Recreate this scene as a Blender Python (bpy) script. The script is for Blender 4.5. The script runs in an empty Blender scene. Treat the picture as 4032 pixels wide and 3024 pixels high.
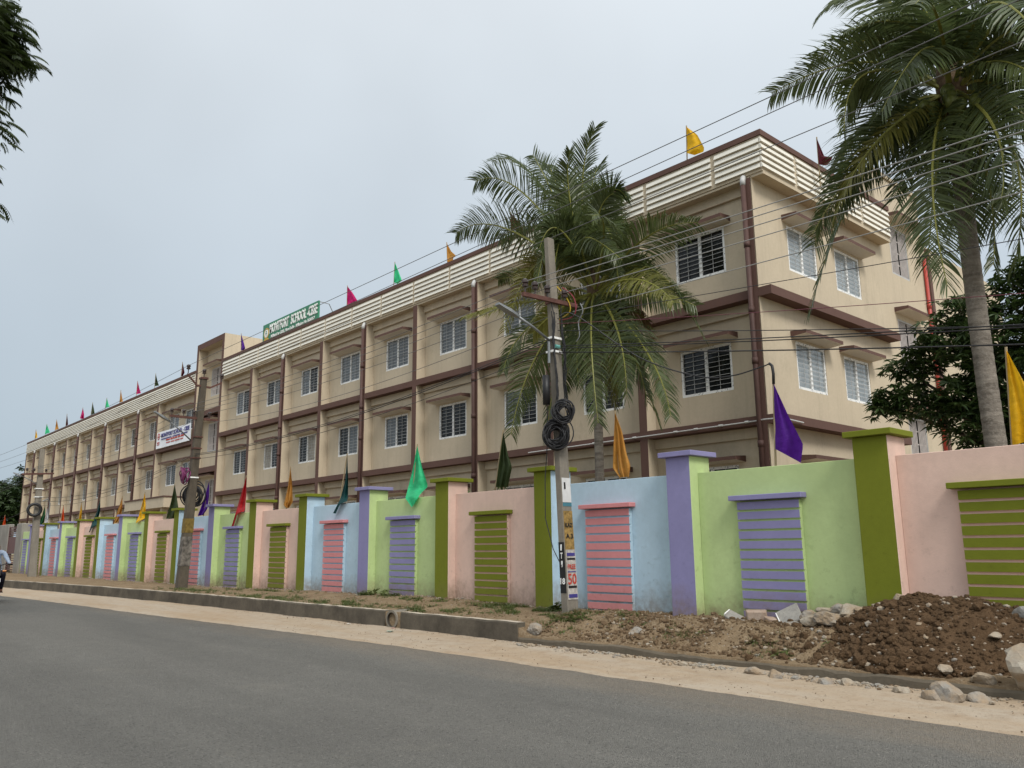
import bpy, bmesh, math, random
import numpy as np
from mathutils import Vector, Matrix, noise as mnoise
random.seed(7); rng = np.random.default_rng(11)
S = bpy.context.scene
COL = S.collection

# ------------------------------------------------------------------ camera
FPX = 3201.485
CAMP = np.array([4.84443, -10.28107, 1.08148])
YAW, PITCH, ROLL = math.radians(47.97621), math.radians(11.37090), math.radians(-0.54927)
_f = np.array([-math.sin(YAW)*math.cos(PITCH), math.cos(YAW)*math.cos(PITCH), math.sin(PITCH)])
_r0 = np.array([math.cos(YAW), math.sin(YAW), 0.0]); _u0 = np.cross(_r0, _f)
_r = math.cos(ROLL)*_r0 + math.sin(ROLL)*_u0
_u = -math.sin(ROLL)*_r0 + math.cos(ROLL)*_u0
cam = bpy.data.cameras.new('camera'); camo = bpy.data.objects.new('camera', cam); COL.objects.link(camo)
cam.sensor_width = 36.0; cam.lens = FPX/4032*36.0; cam.clip_end = 2000; cam.clip_start = 0.05
M = Matrix.Identity(4)
for i in range(3):
    M[i][0], M[i][1], M[i][2], M[i][3] = _r[i], _u[i], -_f[i], CAMP[i]
camo.matrix_world = M
S.camera = camo
S.render.resolution_x, S.render.resolution_y = 1024, 768

# ------------------------------------------------------------------ sky, sun, exposure
SUN_DIR = Vector((0.80, -0.28, 0.95)).normalized()          # towards the sun behind the cloud
SUN_EL = math.asin(SUN_DIR.z); SUN_AZ = math.atan2(SUN_DIR.x, SUN_DIR.y)
W = bpy.data.worlds.new('World'); S.world = W; W.use_nodes = True
wn, wl = W.node_tree.nodes, W.node_tree.links
wn.clear()
def wnode(t, **k):
    n = wn.new(t)
    for a, b in k.items(): setattr(n, a, b)
    return n
sky = wnode('ShaderNodeTexSky', sky_type='NISHITA', sun_disc=False)
sky.sun_elevation = SUN_EL; sky.sun_rotation = SUN_AZ
sky.air_density = 1.3; sky.dust_density = 5.0; sky.ozone_density = 1.5; sky.altitude = 20
hs = wnode('ShaderNodeHueSaturation'); hs.inputs['Saturation'].default_value = 0.45
wl.new(sky.outputs[0], hs.inputs['Color'])
sc = wnode('ShaderNodeVectorMath', operation='SCALE'); sc.inputs['Scale'].default_value = 0.012
wl.new(hs.outputs[0], sc.inputs[0])
tc = wnode('ShaderNodeTexCoord')
sep = wnode('ShaderNodeSeparateXYZ'); wl.new(tc.outputs['Generated'], sep.inputs[0])
ramp = wnode('ShaderNodeValToRGB')
e = ramp.color_ramp.elements
e[0].position = 0.0; e[0].color = (0.33, 0.41, 0.475, 1)
e[1].position = 0.75; e[1].color = (0.635, 0.675, 0.71, 1)
k = ramp.color_ramp.elements.new(0.25); k.color = (0.40, 0.465, 0.525, 1)
wl.new(sep.outputs['Z'], ramp.inputs[0])
dot = wnode('ShaderNodeVectorMath', operation='DOT_PRODUCT'); dot.inputs[1].default_value = SUN_DIR
nrm = wnode('ShaderNodeVectorMath', operation='NORMALIZE'); wl.new(tc.outputs['Generated'], nrm.inputs[0])
wl.new(nrm.outputs[0], dot.inputs[0])
mr = wnode('ShaderNodeMapRange'); mr.inputs['From Min'].default_value = -0.3; mr.inputs['From Max'].default_value = 1.0
mr.inputs['To Min'].default_value = 0.0; mr.inputs['To Max'].default_value = 1.0
wl.new(dot.outputs['Value'], mr.inputs['Value'])
pw = wnode('ShaderNodeMath', operation='POWER'); pw.inputs[1].default_value = 1.6; wl.new(mr.outputs[0], pw.inputs[0])
gl = wnode('ShaderNodeVectorMath', operation='SCALE'); gl.inputs[0].default_value = (0.40, 0.40, 0.385)
wl.new(pw.outputs[0], gl.inputs['Scale'])
nz = wnode('ShaderNodeTexNoise'); nz.inputs['Scale'].default_value = 1.6; nz.inputs['Detail'].default_value = 4; nz.inputs['Roughness'].default_value = 0.5
wl.new(nrm.outputs[0], nz.inputs['Vector'])
nm = wnode('ShaderNodeMapRange'); nm.inputs['From Min'].default_value = 0.3; nm.inputs['From Max'].default_value = 0.7
nm.inputs['To Min'].default_value = 0.90; nm.inputs['To Max'].default_value = 1.09; wl.new(nz.outputs[0], nm.inputs['Value'])
a1 = wnode('ShaderNodeVectorMath', operation='ADD'); wl.new(ramp.outputs[0], a1.inputs[0]); wl.new(gl.outputs[0], a1.inputs[1])
a2 = wnode('ShaderNodeVectorMath', operation='SCALE'); wl.new(a1.outputs[0], a2.inputs[0]); wl.new(nm.outputs[0], a2.inputs['Scale'])
a3 = wnode('ShaderNodeVectorMath', operation='ADD'); wl.new(a2.outputs[0], a3.inputs[0]); wl.new(sc.outputs[0], a3.inputs[1])
bg = wnode('ShaderNodeBackground'); bg.inputs['Strength'].default_value = 0.73
wl.new(a3.outputs[0], bg.inputs['Color'])
wo = wnode('ShaderNodeOutputWorld'); wl.new(bg.outputs[0], wo.inputs['Surface'])

sl = bpy.data.lights.new('sun', 'SUN'); sl.energy = 1.5; sl.angle = math.radians(18); sl.color = (1.0, 0.965, 0.91)
so = bpy.data.objects.new('sun', sl); COL.objects.link(so)
so.rotation_euler = SUN_DIR.to_track_quat('Z', 'Y').to_euler()
S.view_settings.view_transform = 'Standard'; S.view_settings.look = 'None'
S.view_settings.exposure = 0.75; S.view_settings.gamma = 1.0; S.view_settings.use_curve_mapping = False

# ------------------------------------------------------------------ measuring (photo pixel -> real point)
def ray(px, py): return _f + _r*(px-2016)/FPX - _u*(py-1512)/FPX
def onY(px, py, Y): d = ray(px, py); return Vector(CAMP + (Y-CAMP[1])/d[1]*d)
def onX(px, py, X): d = ray(px, py); return Vector(CAMP + (X-CAMP[0])/d[0]*d)
def onZ(px, py, Z): d = ray(px, py); return Vector(CAMP + (Z-CAMP[2])/d[2]*d)

# ------------------------------------------------------------------ helpers
def lin(r, g, b):
    f = lambda c: ((c/255+0.055)/1.055)**2.4 if c > 10 else c/255/12.92
    return (f(r), f(g), f(b))
class MB:
    def __init__(s): s.v = []; s.f = []; s.m = []
    def add(s, vs, fs, mi=0):
        o = len(s.v); s.v += [tuple(p) for p in vs]
        for f in fs: s.f.append(tuple(i+o for i in f)); s.m.append(mi)
    def box(s, x0, x1, y0, y1, z0, z1, mi=0, front=None, skip=()):
        vs = [(x0,y0,z0),(x1,y0,z0),(x1,y1,z0),(x0,y1,z0),(x0,y0,z1),(x1,y0,z1),(x1,y1,z1),(x0,y1,z1)]
        fs = {'b':(0,3,2,1),'t':(4,5,6,7),'f':(0,1,5,4),'r':(1,2,6,5),'k':(2,3,7,6),'l':(3,0,4,7)}
        o = len(s.v); s.v += vs
        for k_, f in fs.items():
            if k_ in skip: continue
            s.f.append(tuple(i+o for i in f)); s.m.append(front if (front is not None and k_ == 'f') else mi)
    def hexa(s, p, mi=0):       # 8 points: bottom ring then top ring
        s.add(p, [(0,3,2,1),(4,5,6,7),(0,1,5,4),(1,2,6,5),(2,3,7,6),(3,0,4,7)], mi)
    def tube(s, pts, rad, n=6, mi=0, caps=True):
        pts = [Vector(p) for p in pts]
        rs = rad if isinstance(rad, (list, tuple)) else [rad]*len(pts)
        rings = []; up = None
        for i, p in enumerate(pts):
            t = (pts[min(i+1, len(pts)-1)] - pts[max(i-1, 0)])
            if t.length < 1e-9: t = Vector((0,0,1))
            t.normalize()
            if up is None:
                up = Vector((0,0,1)) if abs(t.z) < 0.9 else Vector((1,0,0))
            a = t.cross(up)
            if a.length < 1e-6: a = t.cross(Vector((0,1,0)))
            a.normalize(); b = a.cross(t).normalized(); up = b
            rings.append([p + (a*math.cos(2*math.pi*j/n) + b*math.sin(2*math.pi*j/n))*rs[i] for j in range(n)])
        vs = [q for r_ in rings for q in r_]; fs = []
        for i in range(len(pts)-1):
            for j in range(n):
                k_ = (j+1) % n
                fs.append((i*n+j, i*n+k_, (i+1)*n+k_, (i+1)*n+j))
        if caps:
            fs.append(tuple(range(n))[::-1]); fs.append(tuple((len(pts)-1)*n+j for j in range(n)))
        s.add(vs, fs, mi)
    def lathe(s, prof, n=12, mi=0, mat=None):   # prof: (r, z)
        vs = []; fs = []
        for r_, z in prof:
            for j in range(n):
                p = Vector((r_*math.cos(2*math.pi*j/n), r_*math.sin(2*math.pi*j/n), z))
                vs.append(mat @ p if mat else p)
        for i in range(len(prof)-1):
            for j in range(n):
                k_ = (j+1) % n; fs.append((i*n+j, i*n+k_, (i+1)*n+k_, (i+1)*n+j))
        fs.append(tuple(range(n))[::-1]); fs.append(tuple((len(prof)-1)*n+j for j in range(n)))
        s.add(vs, fs, mi)
    def mesh(s, name, mats, smooth=False):
        me = bpy.data.meshes.new(name); me.from_pydata(s.v, [], s.f)
        for m in (mats if isinstance(mats, (list, tuple)) else [mats]): me.materials.append(m)
        me.polygons.foreach_set('material_index', s.m)
        if smooth: me.polygons.foreach_set('use_smooth', [True]*len(me.polygons))
        me.update(); return me
    def build(s, name, mats, parent=None, smooth=False, loc=None):
        return link(name, s.mesh(name, mats, smooth), parent, loc)
def link(name, me, parent=None, loc=None, rot=None):
    o = bpy.data.objects.new(name, me); COL.objects.link(o)
    if parent is not None: o.parent = parent
    if loc is not None: o.location = loc
    if rot is not None: o.rotation_euler = rot
    return o
def tag(o, label=None, cat=None, group=None, kind=None):
    if label: o['label'] = label
    if cat: o['category'] = cat
    if group: o['group'] = group
    if kind: o['kind'] = kind
    return o
def empty(name, loc=(0,0,0), label=None, cat=None, group=None):
    o = bpy.data.objects.new(name, None); COL.objects.link(o); o.location = loc; o.empty_display_size = 0.2
    return tag(o, label, cat, group)
def bev(o, w=0.01, seg=1):
    m = o.modifiers.new('bevel', 'BEVEL'); m.width = w; m.segments = seg; m.limit_method = 'ANGLE'; return o
def vnoise(P, sc=1.0, oct=3, seed=0.0):
    return np.array([mnoise.fractal(Vector((p[0]*sc+seed, p[1]*sc+seed*0.7, p[2]*sc if len(p) > 2 else 0.0)), 0.9, 2.0, oct) for p in P])

# ------------------------------------------------------------------ materials
class NT:
    def __init__(s, name):
        s.m = bpy.data.materials.new(name); s.m.use_nodes = True
        s.n = s.m.node_tree.nodes; s.l = s.m.node_tree.links
        s.b = s.n['Principled BSDF']; s.out = s.n['Material Output']
    def new(s, t, **k):
        n = s.n.new(t)
        for a, b in k.items():
            if hasattr(n, a): setattr(n, a, b)
        return n
    def pos(s, scale=(1,1,1), obj=False):
        if obj:
            t = s.new('ShaderNodeTexCoord').outputs['Object']
        else:
            t = s.new('ShaderNodeNewGeometry').outputs['Position']
        mp = s.new('ShaderNodeMapping'); mp.inputs['Scale'].default_value = scale
        s.l.new(t, mp.inputs['Vector']); return mp.outputs[0]
    def noise(s, vec, scale, detail=4, rough=0.55):
        n = s.new('ShaderNodeTexNoise'); n.inputs['Scale'].default_value = scale
        n.inputs['Detail'].default_value = detail; n.inputs['Roughness'].default_value = rough
        s.l.new(vec, n.inputs['Vector']); return n.outputs[0]
    def voro(s, vec, scale, feature='F1'):
        n = s.new('ShaderNodeTexVoronoi'); n.feature = feature; n.inputs['Scale'].default_value = scale
        s.l.new(vec, n.inputs['Vector']); return n.outputs['Distance'], n.outputs['Color']
    def rng(s, v, a, b, c, d):
        n = s.new('ShaderNodeMapRange'); n.inputs['From Min'].default_value = a; n.inputs['From Max'].default_value = b
        n.inputs['To Min'].default_value = c; n.inputs['To Max'].default_value = d; s.l.new(v, n.inputs['Value']); return n.outputs[0]
    def math(s, op, a, b):
        n = s.new('ShaderNodeMath'); n.operation = op
        for i, q in enumerate((a, b)):
            if isinstance(q, (int, float)): n.inputs[i].default_value = q
            else: s.l.new(q, n.inputs[i])
        return n.outputs[0]
    def mix(s, fac, c1, c2, mode='MIX'):
        n = s.new('ShaderNodeMix'); n.data_type = 'RGBA'; n.blend_type = mode
        for i, q in ((0, fac), (6, c1), (7, c2)):
            if isinstance(q, (int, float)): n.inputs[i].default_value = q
            elif isinstance(q, tuple): n.inputs[i].default_value = (*q[:3], 1)
            else: s.l.new(q, n.inputs[i])
        return n.outputs[2]
    def color(s, c):
        if isinstance(c, tuple): s.b.inputs['Base Color'].default_value = (*c[:3], 1)
        else: s.l.new(c, s.b.inputs['Base Color'])
        return s
    def rough(s, r, spec=0.3):
        s.b.inputs['Specular IOR Level'].default_value = spec
        if isinstance(r, (int, float)): s.b.inputs['Roughness'].default_value = r
        else: s.l.new(r, s.b.inputs['Roughness'])
        return s
    def bump(s, h, strength=0.3, dist=0.01):
        n = s.new('ShaderNodeBump'); n.inputs['Strength'].default_value = strength; n.inputs['Distance'].default_value = dist
        s.l.new(h, n.inputs['Height']); s.l.new(n.outputs[0], s.b.inputs['Normal']); return s
def mul(c, k): return tuple(x*k for x in c)

def plaster(name, col, dirt=0.0, var=0.10, bump=0.25, streak=0.0, stains=0.22):
    t = NT(name); p = t.pos()
    n1 = t.noise(p, 1.3, 5); n2 = t.noise(p, 14, 4)
    c = t.mix(t.rng(n1, 0.3, 0.7, 0, 1), mul(col, 1-var), mul(col, 1+var*0.6))
    c = t.mix(t.rng(n2, 0.35, 0.65, 0, 0.35), c, mul(col, 0.86))
    if streak:
        ps = t.pos((3.0, 3.0, 0.16)); n3 = t.noise(ps, 1.6, 5, 0.65)
        c = t.mix(t.rng(n3, 0.52, 0.75, 0, streak), c, mul(col, 0.62))
    if dirt:
        sx = t.new('ShaderNodeSeparateXYZ'); t.l.new(t.new('ShaderNodeNewGeometry').outputs['Position'], sx.inputs[0])
        nd = t.noise(p, 2.6, 5, 0.65)
        h = t.math('ADD', sx.outputs['Z'], t.math('MULTIPLY', t.math('SUBTRACT', nd, 0.5), -0.85))
        f = t.rng(h, 0.0, 0.50, dirt, 0.0)
        f2 = t.math('MULTIPLY', f, t.rng(n2, 0.3, 0.6, 0.55, 1.0))
        c = t.mix(f2, c, (0.19, 0.135, 0.085))
        # scattered splash marks
        ns = t.noise(p, 9, 6, 0.7)
        hz = t.rng(sx.outputs['Z'], 0.2, 1.9, 0.6, 0.0)
        c = t.mix(t.math('MULTIPLY', t.rng(ns, 0.57, 0.68, 0, 1), hz), c, mul(col, 0.55))
    if stains:
        nw = t.noise(t.pos((1.0, 1.0, 0.45)), 1.15, 6, 0.72); ne = t.noise(p, 7, 5, 0.7)
        c = t.mix(t.math('MULTIPLY', t.rng(nw, 0.56, 0.74, 0, stains), t.rng(ne, 0.35, 0.6, 0.2, 1.0)), c, mul(col, 0.58))
        c = t.mix(t.math('MULTIPLY', t.rng(nw, 0.40, 0.26, 0, stains*0.8), t.rng(ne, 0.4, 0.6, 0.2, 1.0)), c, (min(1, col[0]*1.35+.05), min(1, col[1]*1.35+.05), min(1, col[2]*1.35+.05)))
    t.color(c).rough(0.85, 0.25)
    t.bump(t.math('ADD', t.noise(p, 55, 5, 0.7), t.math('MULTIPLY', t.noise(p, 3.0, 3), 1.6)), bump, 0.008)
    return t.m
def plain(name, col, rough=0.6, spec=0.3, var=0.08, scale=8, metal=0.0, bump=0.0, obj=False):
    t = NT(name); p = t.pos(obj=obj)
    n1 = t.noise(p, scale, 4)
    t.color(t.mix(t.rng(n1, 0.3, 0.7, 0, 1), mul(col, 1-var), mul(col, 1+var))).rough(rough, spec)
    t.b.inputs['Metallic'].default_value = metal
    if bump: t.bump(t.noise(p, scale*6, 4, 0.7), bump, 0.005)
    return t.m

BEIGE = (0.51, 0.432, 0.318); BROWN = (0.118, 0.066, 0.053)
M_beige = plaster('beige_plaster', BEIGE, var=0.05, bump=0.15, streak=0.34, stains=0.48)
M_brown = plaster('brown_trim_paint', BROWN, var=0.10, bump=0.12, streak=0.15)
M_soffit = plaster('soffit_paint', (0.64, 0.60, 0.53), var=0.06)
M_white = plaster('louvre_white', (0.69, 0.665, 0.59), var=0.04, streak=0.12)
M_roof = plaster('roof_screed', (0.3, 0.28, 0.25))
PINK, GREEN, BLUE = (0.66, 0.475, 0.395), (0.455, 0.565, 0.265), (0.435, 0.57, 0.665)
LAV, OLIVE, SALMON = (0.245, 0.23, 0.41), (0.158, 0.178, 0.014), (0.60, 0.24, 0.245)
M_pink = plaster('pink_paint', PINK, dirt=0.8, streak=0.15); M_green = plaster('light_green_paint', GREEN, dirt=0.85, streak=0.15)
M_blue = plaster('light_blue_paint', BLUE, dirt=0.8, streak=0.15); M_lav = plaster('lavender_paint', LAV, dirt=0.8)
M_olive = plaster('olive_paint', OLIVE, dirt=0.25, var=0.06); M_salmon = plaster('salmon_paint', SALMON, dirt=0.25, var=0.06)
M_grey = plaster('grey_cement', (0.25, 0.235, 0.21), dirt=0.5, var=0.22, streak=0.5)

def concrete(name, col=(0.33, 0.30, 0.25), dark=(0.07, 0.062, 0.05), amt=0.8, sc_=(1.5, 1.5, 0.5)):
    t = NT(name); p = t.pos(); ps = t.pos(sc_)
    n1 = t.noise(ps, 2.2, 6, 0.7); n2 = t.noise(p, 20, 5, 0.7)
    c = t.mix(t.rng(n1, 0.38, 0.66, 0, amt), col, dark)
    c = t.mix(t.rng(n2, 0.35, 0.7, 0, 0.5), c, mul(col, 0.6))
    t.color(c).rough(0.9, 0.2); t.bump(n2, 0.5, 0.012); return t.m
M_kerbtop = plaster('kerb_top_pale', (0.46, 0.40, 0.32), var=0.15, bump=0.6)  # paler colour for the top face of the tall kerb
M_kerb = concrete('kerb_concrete', (0.135, 0.115, 0.088), (0.05, 0.043, 0.034), 0.9, (0.8, 0.8, 0.7))
M_lowkerb = concrete('low_kerb_concrete', (0.15, 0.125, 0.092), (0.08, 0.067, 0.05), 0.6, (0.8,0.8,0.8))
M_pole = concrete('pole_concrete', (0.235, 0.21, 0.172), (0.11, 0.097, 0.08), 0.6)
M_poleold = concrete('old_pole_concrete', (0.125, 0.105, 0.08), (0.05, 0.043, 0.034), 0.7)

def asphalt():
    t = NT('asphalt'); p = t.pos()
    n1 = t.noise(p, 0.35, 5, 0.6); n2 = t.noise(p, 3.2, 6, 0.7); d, cc = t.voro(p, 95); d2, c2 = t.voro(p, 70)
    c = t.mix(t.rng(n1, 0.3, 0.7, 0, 1), (0.152, 0.146, 0.129), (0.190, 0.183, 0.161))
    c = t.mix(t.rng(n2, 0.3, 0.7, 0, 0.6), c, (0.115, 0.111, 0.10))
    sh = t.new('ShaderNodeSeparateColor'); t.l.new(cc, sh.inputs[0])
    c = t.mix(t.rng(sh.outputs[0], 0.0, 1.0, 0.0, 0.42), c, (0.225, 0.215, 0.20))
    sh2 = t.new('ShaderNodeSeparateColor'); t.l.new(c2, sh2.inputs[0])
    c = t.mix(t.rng(sh2.outputs[1], 0.93, 0.97, 0.0, 0.55), c, (0.30, 0.28, 0.25))
    c = t.mix(t.rng(sh2.outputs[2], 0.9, 0.95, 0.0, 0.6), c, (0.045, 0.043, 0.04))
    # tyre-worn bands along the road
    pm = t.pos((0.05, 1.0, 1.0)); nb = t.noise(pm, 0.55, 3)
    c = t.mix(t.rng(nb, 0.42, 0.62, 0, 0.3), c, (0.17, 0.162, 0.145))
    nl = t.noise(t.pos((0.10, 0.8, 1)), 0.9, 5, 0.6); c = t.mix(t.rng(nl, 0.42, 0.66, 0, 0.38), c, (0.088, 0.085, 0.078))
    npch = t.noise(p, 0.9, 6, 0.7); c = t.mix(t.rng(npch, 0.60, 0.70, 0, 0.35), c, (0.21, 0.195, 0.165))
    sx = t.new('ShaderNodeSeparateXYZ'); t.l.new(t.new('ShaderNodeNewGeometry').outputs['Position'], sx.inputs[0])
    nd = t.noise(t.pos((0.5, 1.4, 1)), 1.6, 6, 0.7)
    de = t.math('ADD', sx.outputs['Y'], t.math('MULTIPLY', t.math('SUBTRACT', nd, 0.5), 1.9))
    c = t.mix(t.math('MULTIPLY', t.rng(de, -4.3, -3.0, 0, 0.6), t.rng(t.noise(p, 40, 4, 0.7), 0.35, 0.6, 0.35, 1)), c, (0.30, 0.235, 0.165))
    t.color(c).rough(0.88, 0.22)
    h = t.math('ADD', t.math('MULTIPLY', d, 1.0), t.math('MULTIPLY', n2, 0.6))
    t.bump(h, 0.9, 0.02); return t.m
def sand(name='sandy_shoulder', a=(0.345, 0.262, 0.178), b=(0.26, 0.187, 0.122), c3=(0.375, 0.315, 0.245)):
    t = NT(name); p = t.pos(); pm = t.pos((0.3, 1.6, 1))
    n1 = t.noise(pm, 1.1, 6, 0.65); n2 = t.noise(p, 28, 5, 0.7); n3 = t.noise(p, 5, 4)
    c = t.mix(t.rng(n1, 0.35, 0.65, 0, 1), a, c3)
    c = t.mix(t.rng(n3, 0.5, 0.75, 0, 0.55), c, b)
    c = t.mix(t.rng(n2, 0.55, 0.72, 0, 0.6), c, mul(b, 0.55))
    t.color(c).rough(0.95, 0.1); t.bump(t.math('ADD', n2, n3), 0.6, 0.02); return t.m
def soil(name, a, b, c3, sc=1.0):
    t = NT(name); p = t.pos()
    n1 = t.noise(p, 1.6*sc, 6, 0.65); n2 = t.noise(p, 16*sc, 6, 0.72); n3 = t.noise(p, 70*sc, 4, 0.7)
    c = t.mix(t.rng(n1, 0.35, 0.65, 0, 1), a, b)
    c = t.mix(t.rng(n2, 0.48, 0.68, 0, 0.85), c, c3)
    c = t.mix(t.rng(n3, 0.5, 0.75, 0, 0.5), c, mul(a, 0.45))
    t.color(c).rough(0.97, 0.1); t.bump(t.math('ADD', n2, t.math('MULTIPLY', n3, 0.5)), 0.9, 0.03); return t.m
M_asphalt = asphalt(); M_sand = sand()
M_verge = soil('verge_soil', (0.245, 0.178, 0.108), (0.165, 0.113, 0.066), (0.29, 0.225, 0.15))
M_mound = soil('red_brown_soil', (0.092, 0.056, 0.030), (0.128, 0.080, 0.045), (0.066, 0.039, 0.021), 1.4)
M_clod = soil('soil_clod', (0.118, 0.073, 0.040), (0.085, 0.052, 0.028), (0.165, 0.108, 0.064), 3)
M_yard = soil('yard_soil', (0.3, 0.23, 0.15), (0.25, 0.19, 0.12), (0.35, 0.28, 0.19))
M_ground = soil('far_ground', (0.24, 0.19, 0.12), (0.17, 0.16, 0.08), (0.28, 0.22, 0.14))
def rockmat(name, a, b, c3):
    t = NT(name); p = t.pos(obj=True); oi = t.new('ShaderNodeObjectInfo')
    add = t.new('ShaderNodeVectorMath'); add.operation = 'ADD'; t.l.new(p, add.inputs[0])
    cx = t.new('ShaderNodeCombineXYZ')
    for i in range(3): t.l.new(t.math('MULTIPLY', oi.outputs['Random'], 30.0+i*9), cx.inputs[i])
    t.l.new(cx.outputs[0], add.inputs[1]); v = add.outputs[0]
    n1 = t.noise(v, 5, 5, 0.6); n2 = t.noise(v, 22, 5, 0.7)
    c = t.mix(t.rng(n1, 0.38, 0.6, 0, 1), a, b); c = t.mix(t.rng(n2, 0.5, 0.7, 0, 0.7), c, c3)
    t.color(c).rough(0.9, 0.2); t.bump(n2, 0.6, 0.02); return t.m
M_rock = rockmat('grey_tan_rock', (0.25, 0.235, 0.21), (0.30, 0.225, 0.15), (0.15, 0.135, 0.12))
M_rock2 = rockmat('pale_rock', (0.33, 0.295, 0.24), (0.29, 0.225, 0.155), (0.22, 0.185, 0.15))
M_slab = rockmat('grey_slab_concrete', (0.24, 0.23, 0.21), (0.29, 0.275, 0.245), (0.17, 0.155, 0.14))
M_brick = rockmat('old_brick', (0.33, 0.24, 0.18), (0.38, 0.30, 0.24), (0.24, 0.16, 0.12))
M_whitewash = plain('whitewash', (0.78, 0.77, 0.74), 0.8)

def upvc():
    t = NT('white_window_frame'); p = t.pos()
    d = t.new('ShaderNodeTexVoronoi'); d.inputs['Scale'].default_value = 9; t.l.new(p, d.inputs['Vector'])
    sh = t.new('ShaderNodeSeparateColor'); t.l.new(d.outputs['Color'], sh.inputs[0])
    n = t.noise(p, 26, 2)
    f = t.math('MULTIPLY', t.rng(sh.outputs[0], 0.42, 0.46, 0, 1), t.rng(n, 0.56, 0.6, 0, 0.75))
    t.color(t.mix(f, (0.76, 0.76, 0.74), (0.10, 0.11, 0.13))).rough(0.45, 0.4); return t.m
M_frame = upvc()
M_bar = plain('grille_paint', (0.42, 0.42, 0.41), 0.5)
M_pinkbar = plain('grille_pale_paint', (0.50, 0.455, 0.43), 0.6)
def glass(name, col, rough, spec, dark=0.5):
    t = NT(name); p = t.pos((1, 1, 0.6)); n = t.noise(p, 1.7, 4)
    t.color(t.mix(t.rng(n, 0.4, 0.6, 0, 1), col, mul(col, dark))).rough(rough, spec); return t.m
M_glassdark = glass('dark_room_window_glass', (0.010, 0.011, 0.011), 0.06, 0.3)  # opaque panes; the dark of the rooms behind is put into the colour
M_glasslight = glass('sky_tone_window_glass', (0.13, 0.145, 0.155), 0.08, 0.6, 0.7)  # lighter base colour stands in for sky reflected in the upper panes
M_glassside = glass('sky_tone_side_glass', (0.30, 0.335, 0.35), 0.10, 0.9, 0.85)  # bright sky mirrored by the side panes is painted in as a pale base
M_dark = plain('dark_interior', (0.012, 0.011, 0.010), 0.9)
M_black = plain('black_rubber', (0.012, 0.012, 0.013), 0.5, 0.4)
M_cable = plain('black_cable', (0.018, 0.018, 0.02), 0.55, 0.35)
M_wire = plain('aluminium_conductor', (0.27, 0.27, 0.26), 0.5, 0.5, metal=0.3)
M_wiredark = plain('weathered_wire', (0.11, 0.11, 0.11), 0.6)
M_steel = plain('galvanised_steel', (0.21, 0.22, 0.225), 0.45, 0.5, metal=0.5)
M_rust = plain('rusty_red_iron', (0.10, 0.045, 0.035), 0.75, 0.3, 0.25)
M_porc = plain('brown_porcelain', (0.045, 0.03, 0.027), 0.25, 0.5)
M_pipe = plain('brown_pvc_pipe', (0.078, 0.042, 0.035), 0.6, 0.25, 0.15, 3)
M_redpipe = plain('red_pvc_pipe', (0.38, 0.05, 0.035), 0.45, 0.4)
M_greypvc = plain('grey_pvc', (0.48, 0.48, 0.47), 0.5)
M_bamboo = plain('bamboo', (0.32, 0.25, 0.15), 0.7)
M_signgreen = plain('green_sign_sheet', (0.035, 0.20, 0.105), 0.45, 0.4)
M_letter = plain('white_letter', (0.80, 0.80, 0.78), 0.5)
M_banner = plain('white_flex', (0.76, 0.78, 0.82), 0.5)
M_inkblue = plain('blue_ink', (0.05, 0.045, 0.20), 0.6); M_inkred = plain('red_ink', (0.42, 0.05, 0.035), 0.6)
M_inkblack = plain('black_ink', (0.015, 0.015, 0.015), 0.6); M_gold = plain('gold_paint', (0.5, 0.33, 0.05), 0.5)
M_yellowp = plain('yellow_pole_paint', (0.25, 0.16, 0.05), 0.85, var=0.5, scale=16)
M_paper = plain('poster_paper', (0.40, 0.375, 0.34), 0.8, var=0.35, scale=18)

def leafmat(name, col, trans=0.35, rnd=0.35, rough=0.45):
    t = NT(name); p = t.pos(); n = t.noise(p, 2.5, 4); n2 = t.noise(p, 14, 3)
    oi = t.new('ShaderNodeObjectInfo')
    c = t.mix(t.rng(n, 0.3, 0.7, 0, 1), mul(col, 1-rnd), mul(col, 1+rnd))
    c = t.mix(t.rng(n2, 0.45, 0.7, 0, 0.5), c, (col[0]*1.5, col[1]*1.35, col[2]*1.1))
    c = t.mix(t.rng(oi.outputs['Random'], 0, 1, 0, 0.35), c, (col[0]*1.5, col[1]*1.2, col[2]*0.8))
    t.color(c).rough(rough, 0.35)
    tr = t.new('ShaderNodeBsdfTranslucent'); t.l.new(t.mix(0.0, c, c), tr.inputs['Color'])
    ms = t.new('ShaderNodeMixShader'); ms.inputs[0].default_value = trans
    t.l.new(t.b.outputs[0], ms.inputs[1]); t.l.new(tr.outputs[0], ms.inputs[2]); t.l.new(ms.outputs[0], t.out.inputs['Surface'])
    return t.m
M_palm = leafmat('palm_leaf', (0.066, 0.092, 0.034), rough=0.34); M_palmy = leafmat('yellowing_palm_leaf', (0.13, 0.135, 0.030), rough=0.45)
M_palmdry = leafmat('dry_palm_leaf', (0.16, 0.11, 0.06), 0.15, rough=0.8)
M_rachis = plain('palm_rachis', (0.19, 0.19, 0.04), 0.5)
M_mango = leafmat('mango_leaf', (0.036, 0.068, 0.020), 0.3); M_neem = leafmat('neem_leaf', (0.03, 0.05, 0.014), 0.35)
M_far = leafmat('far_tree_leaf', (0.030, 0.052, 0.016), 0.25); M_weed = leafmat('weed_leaf', (0.075, 0.105, 0.03), 0.3)
M_bark = concrete('bark', (0.12, 0.09, 0.065), (0.05, 0.038, 0.028), 0.7)
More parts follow.
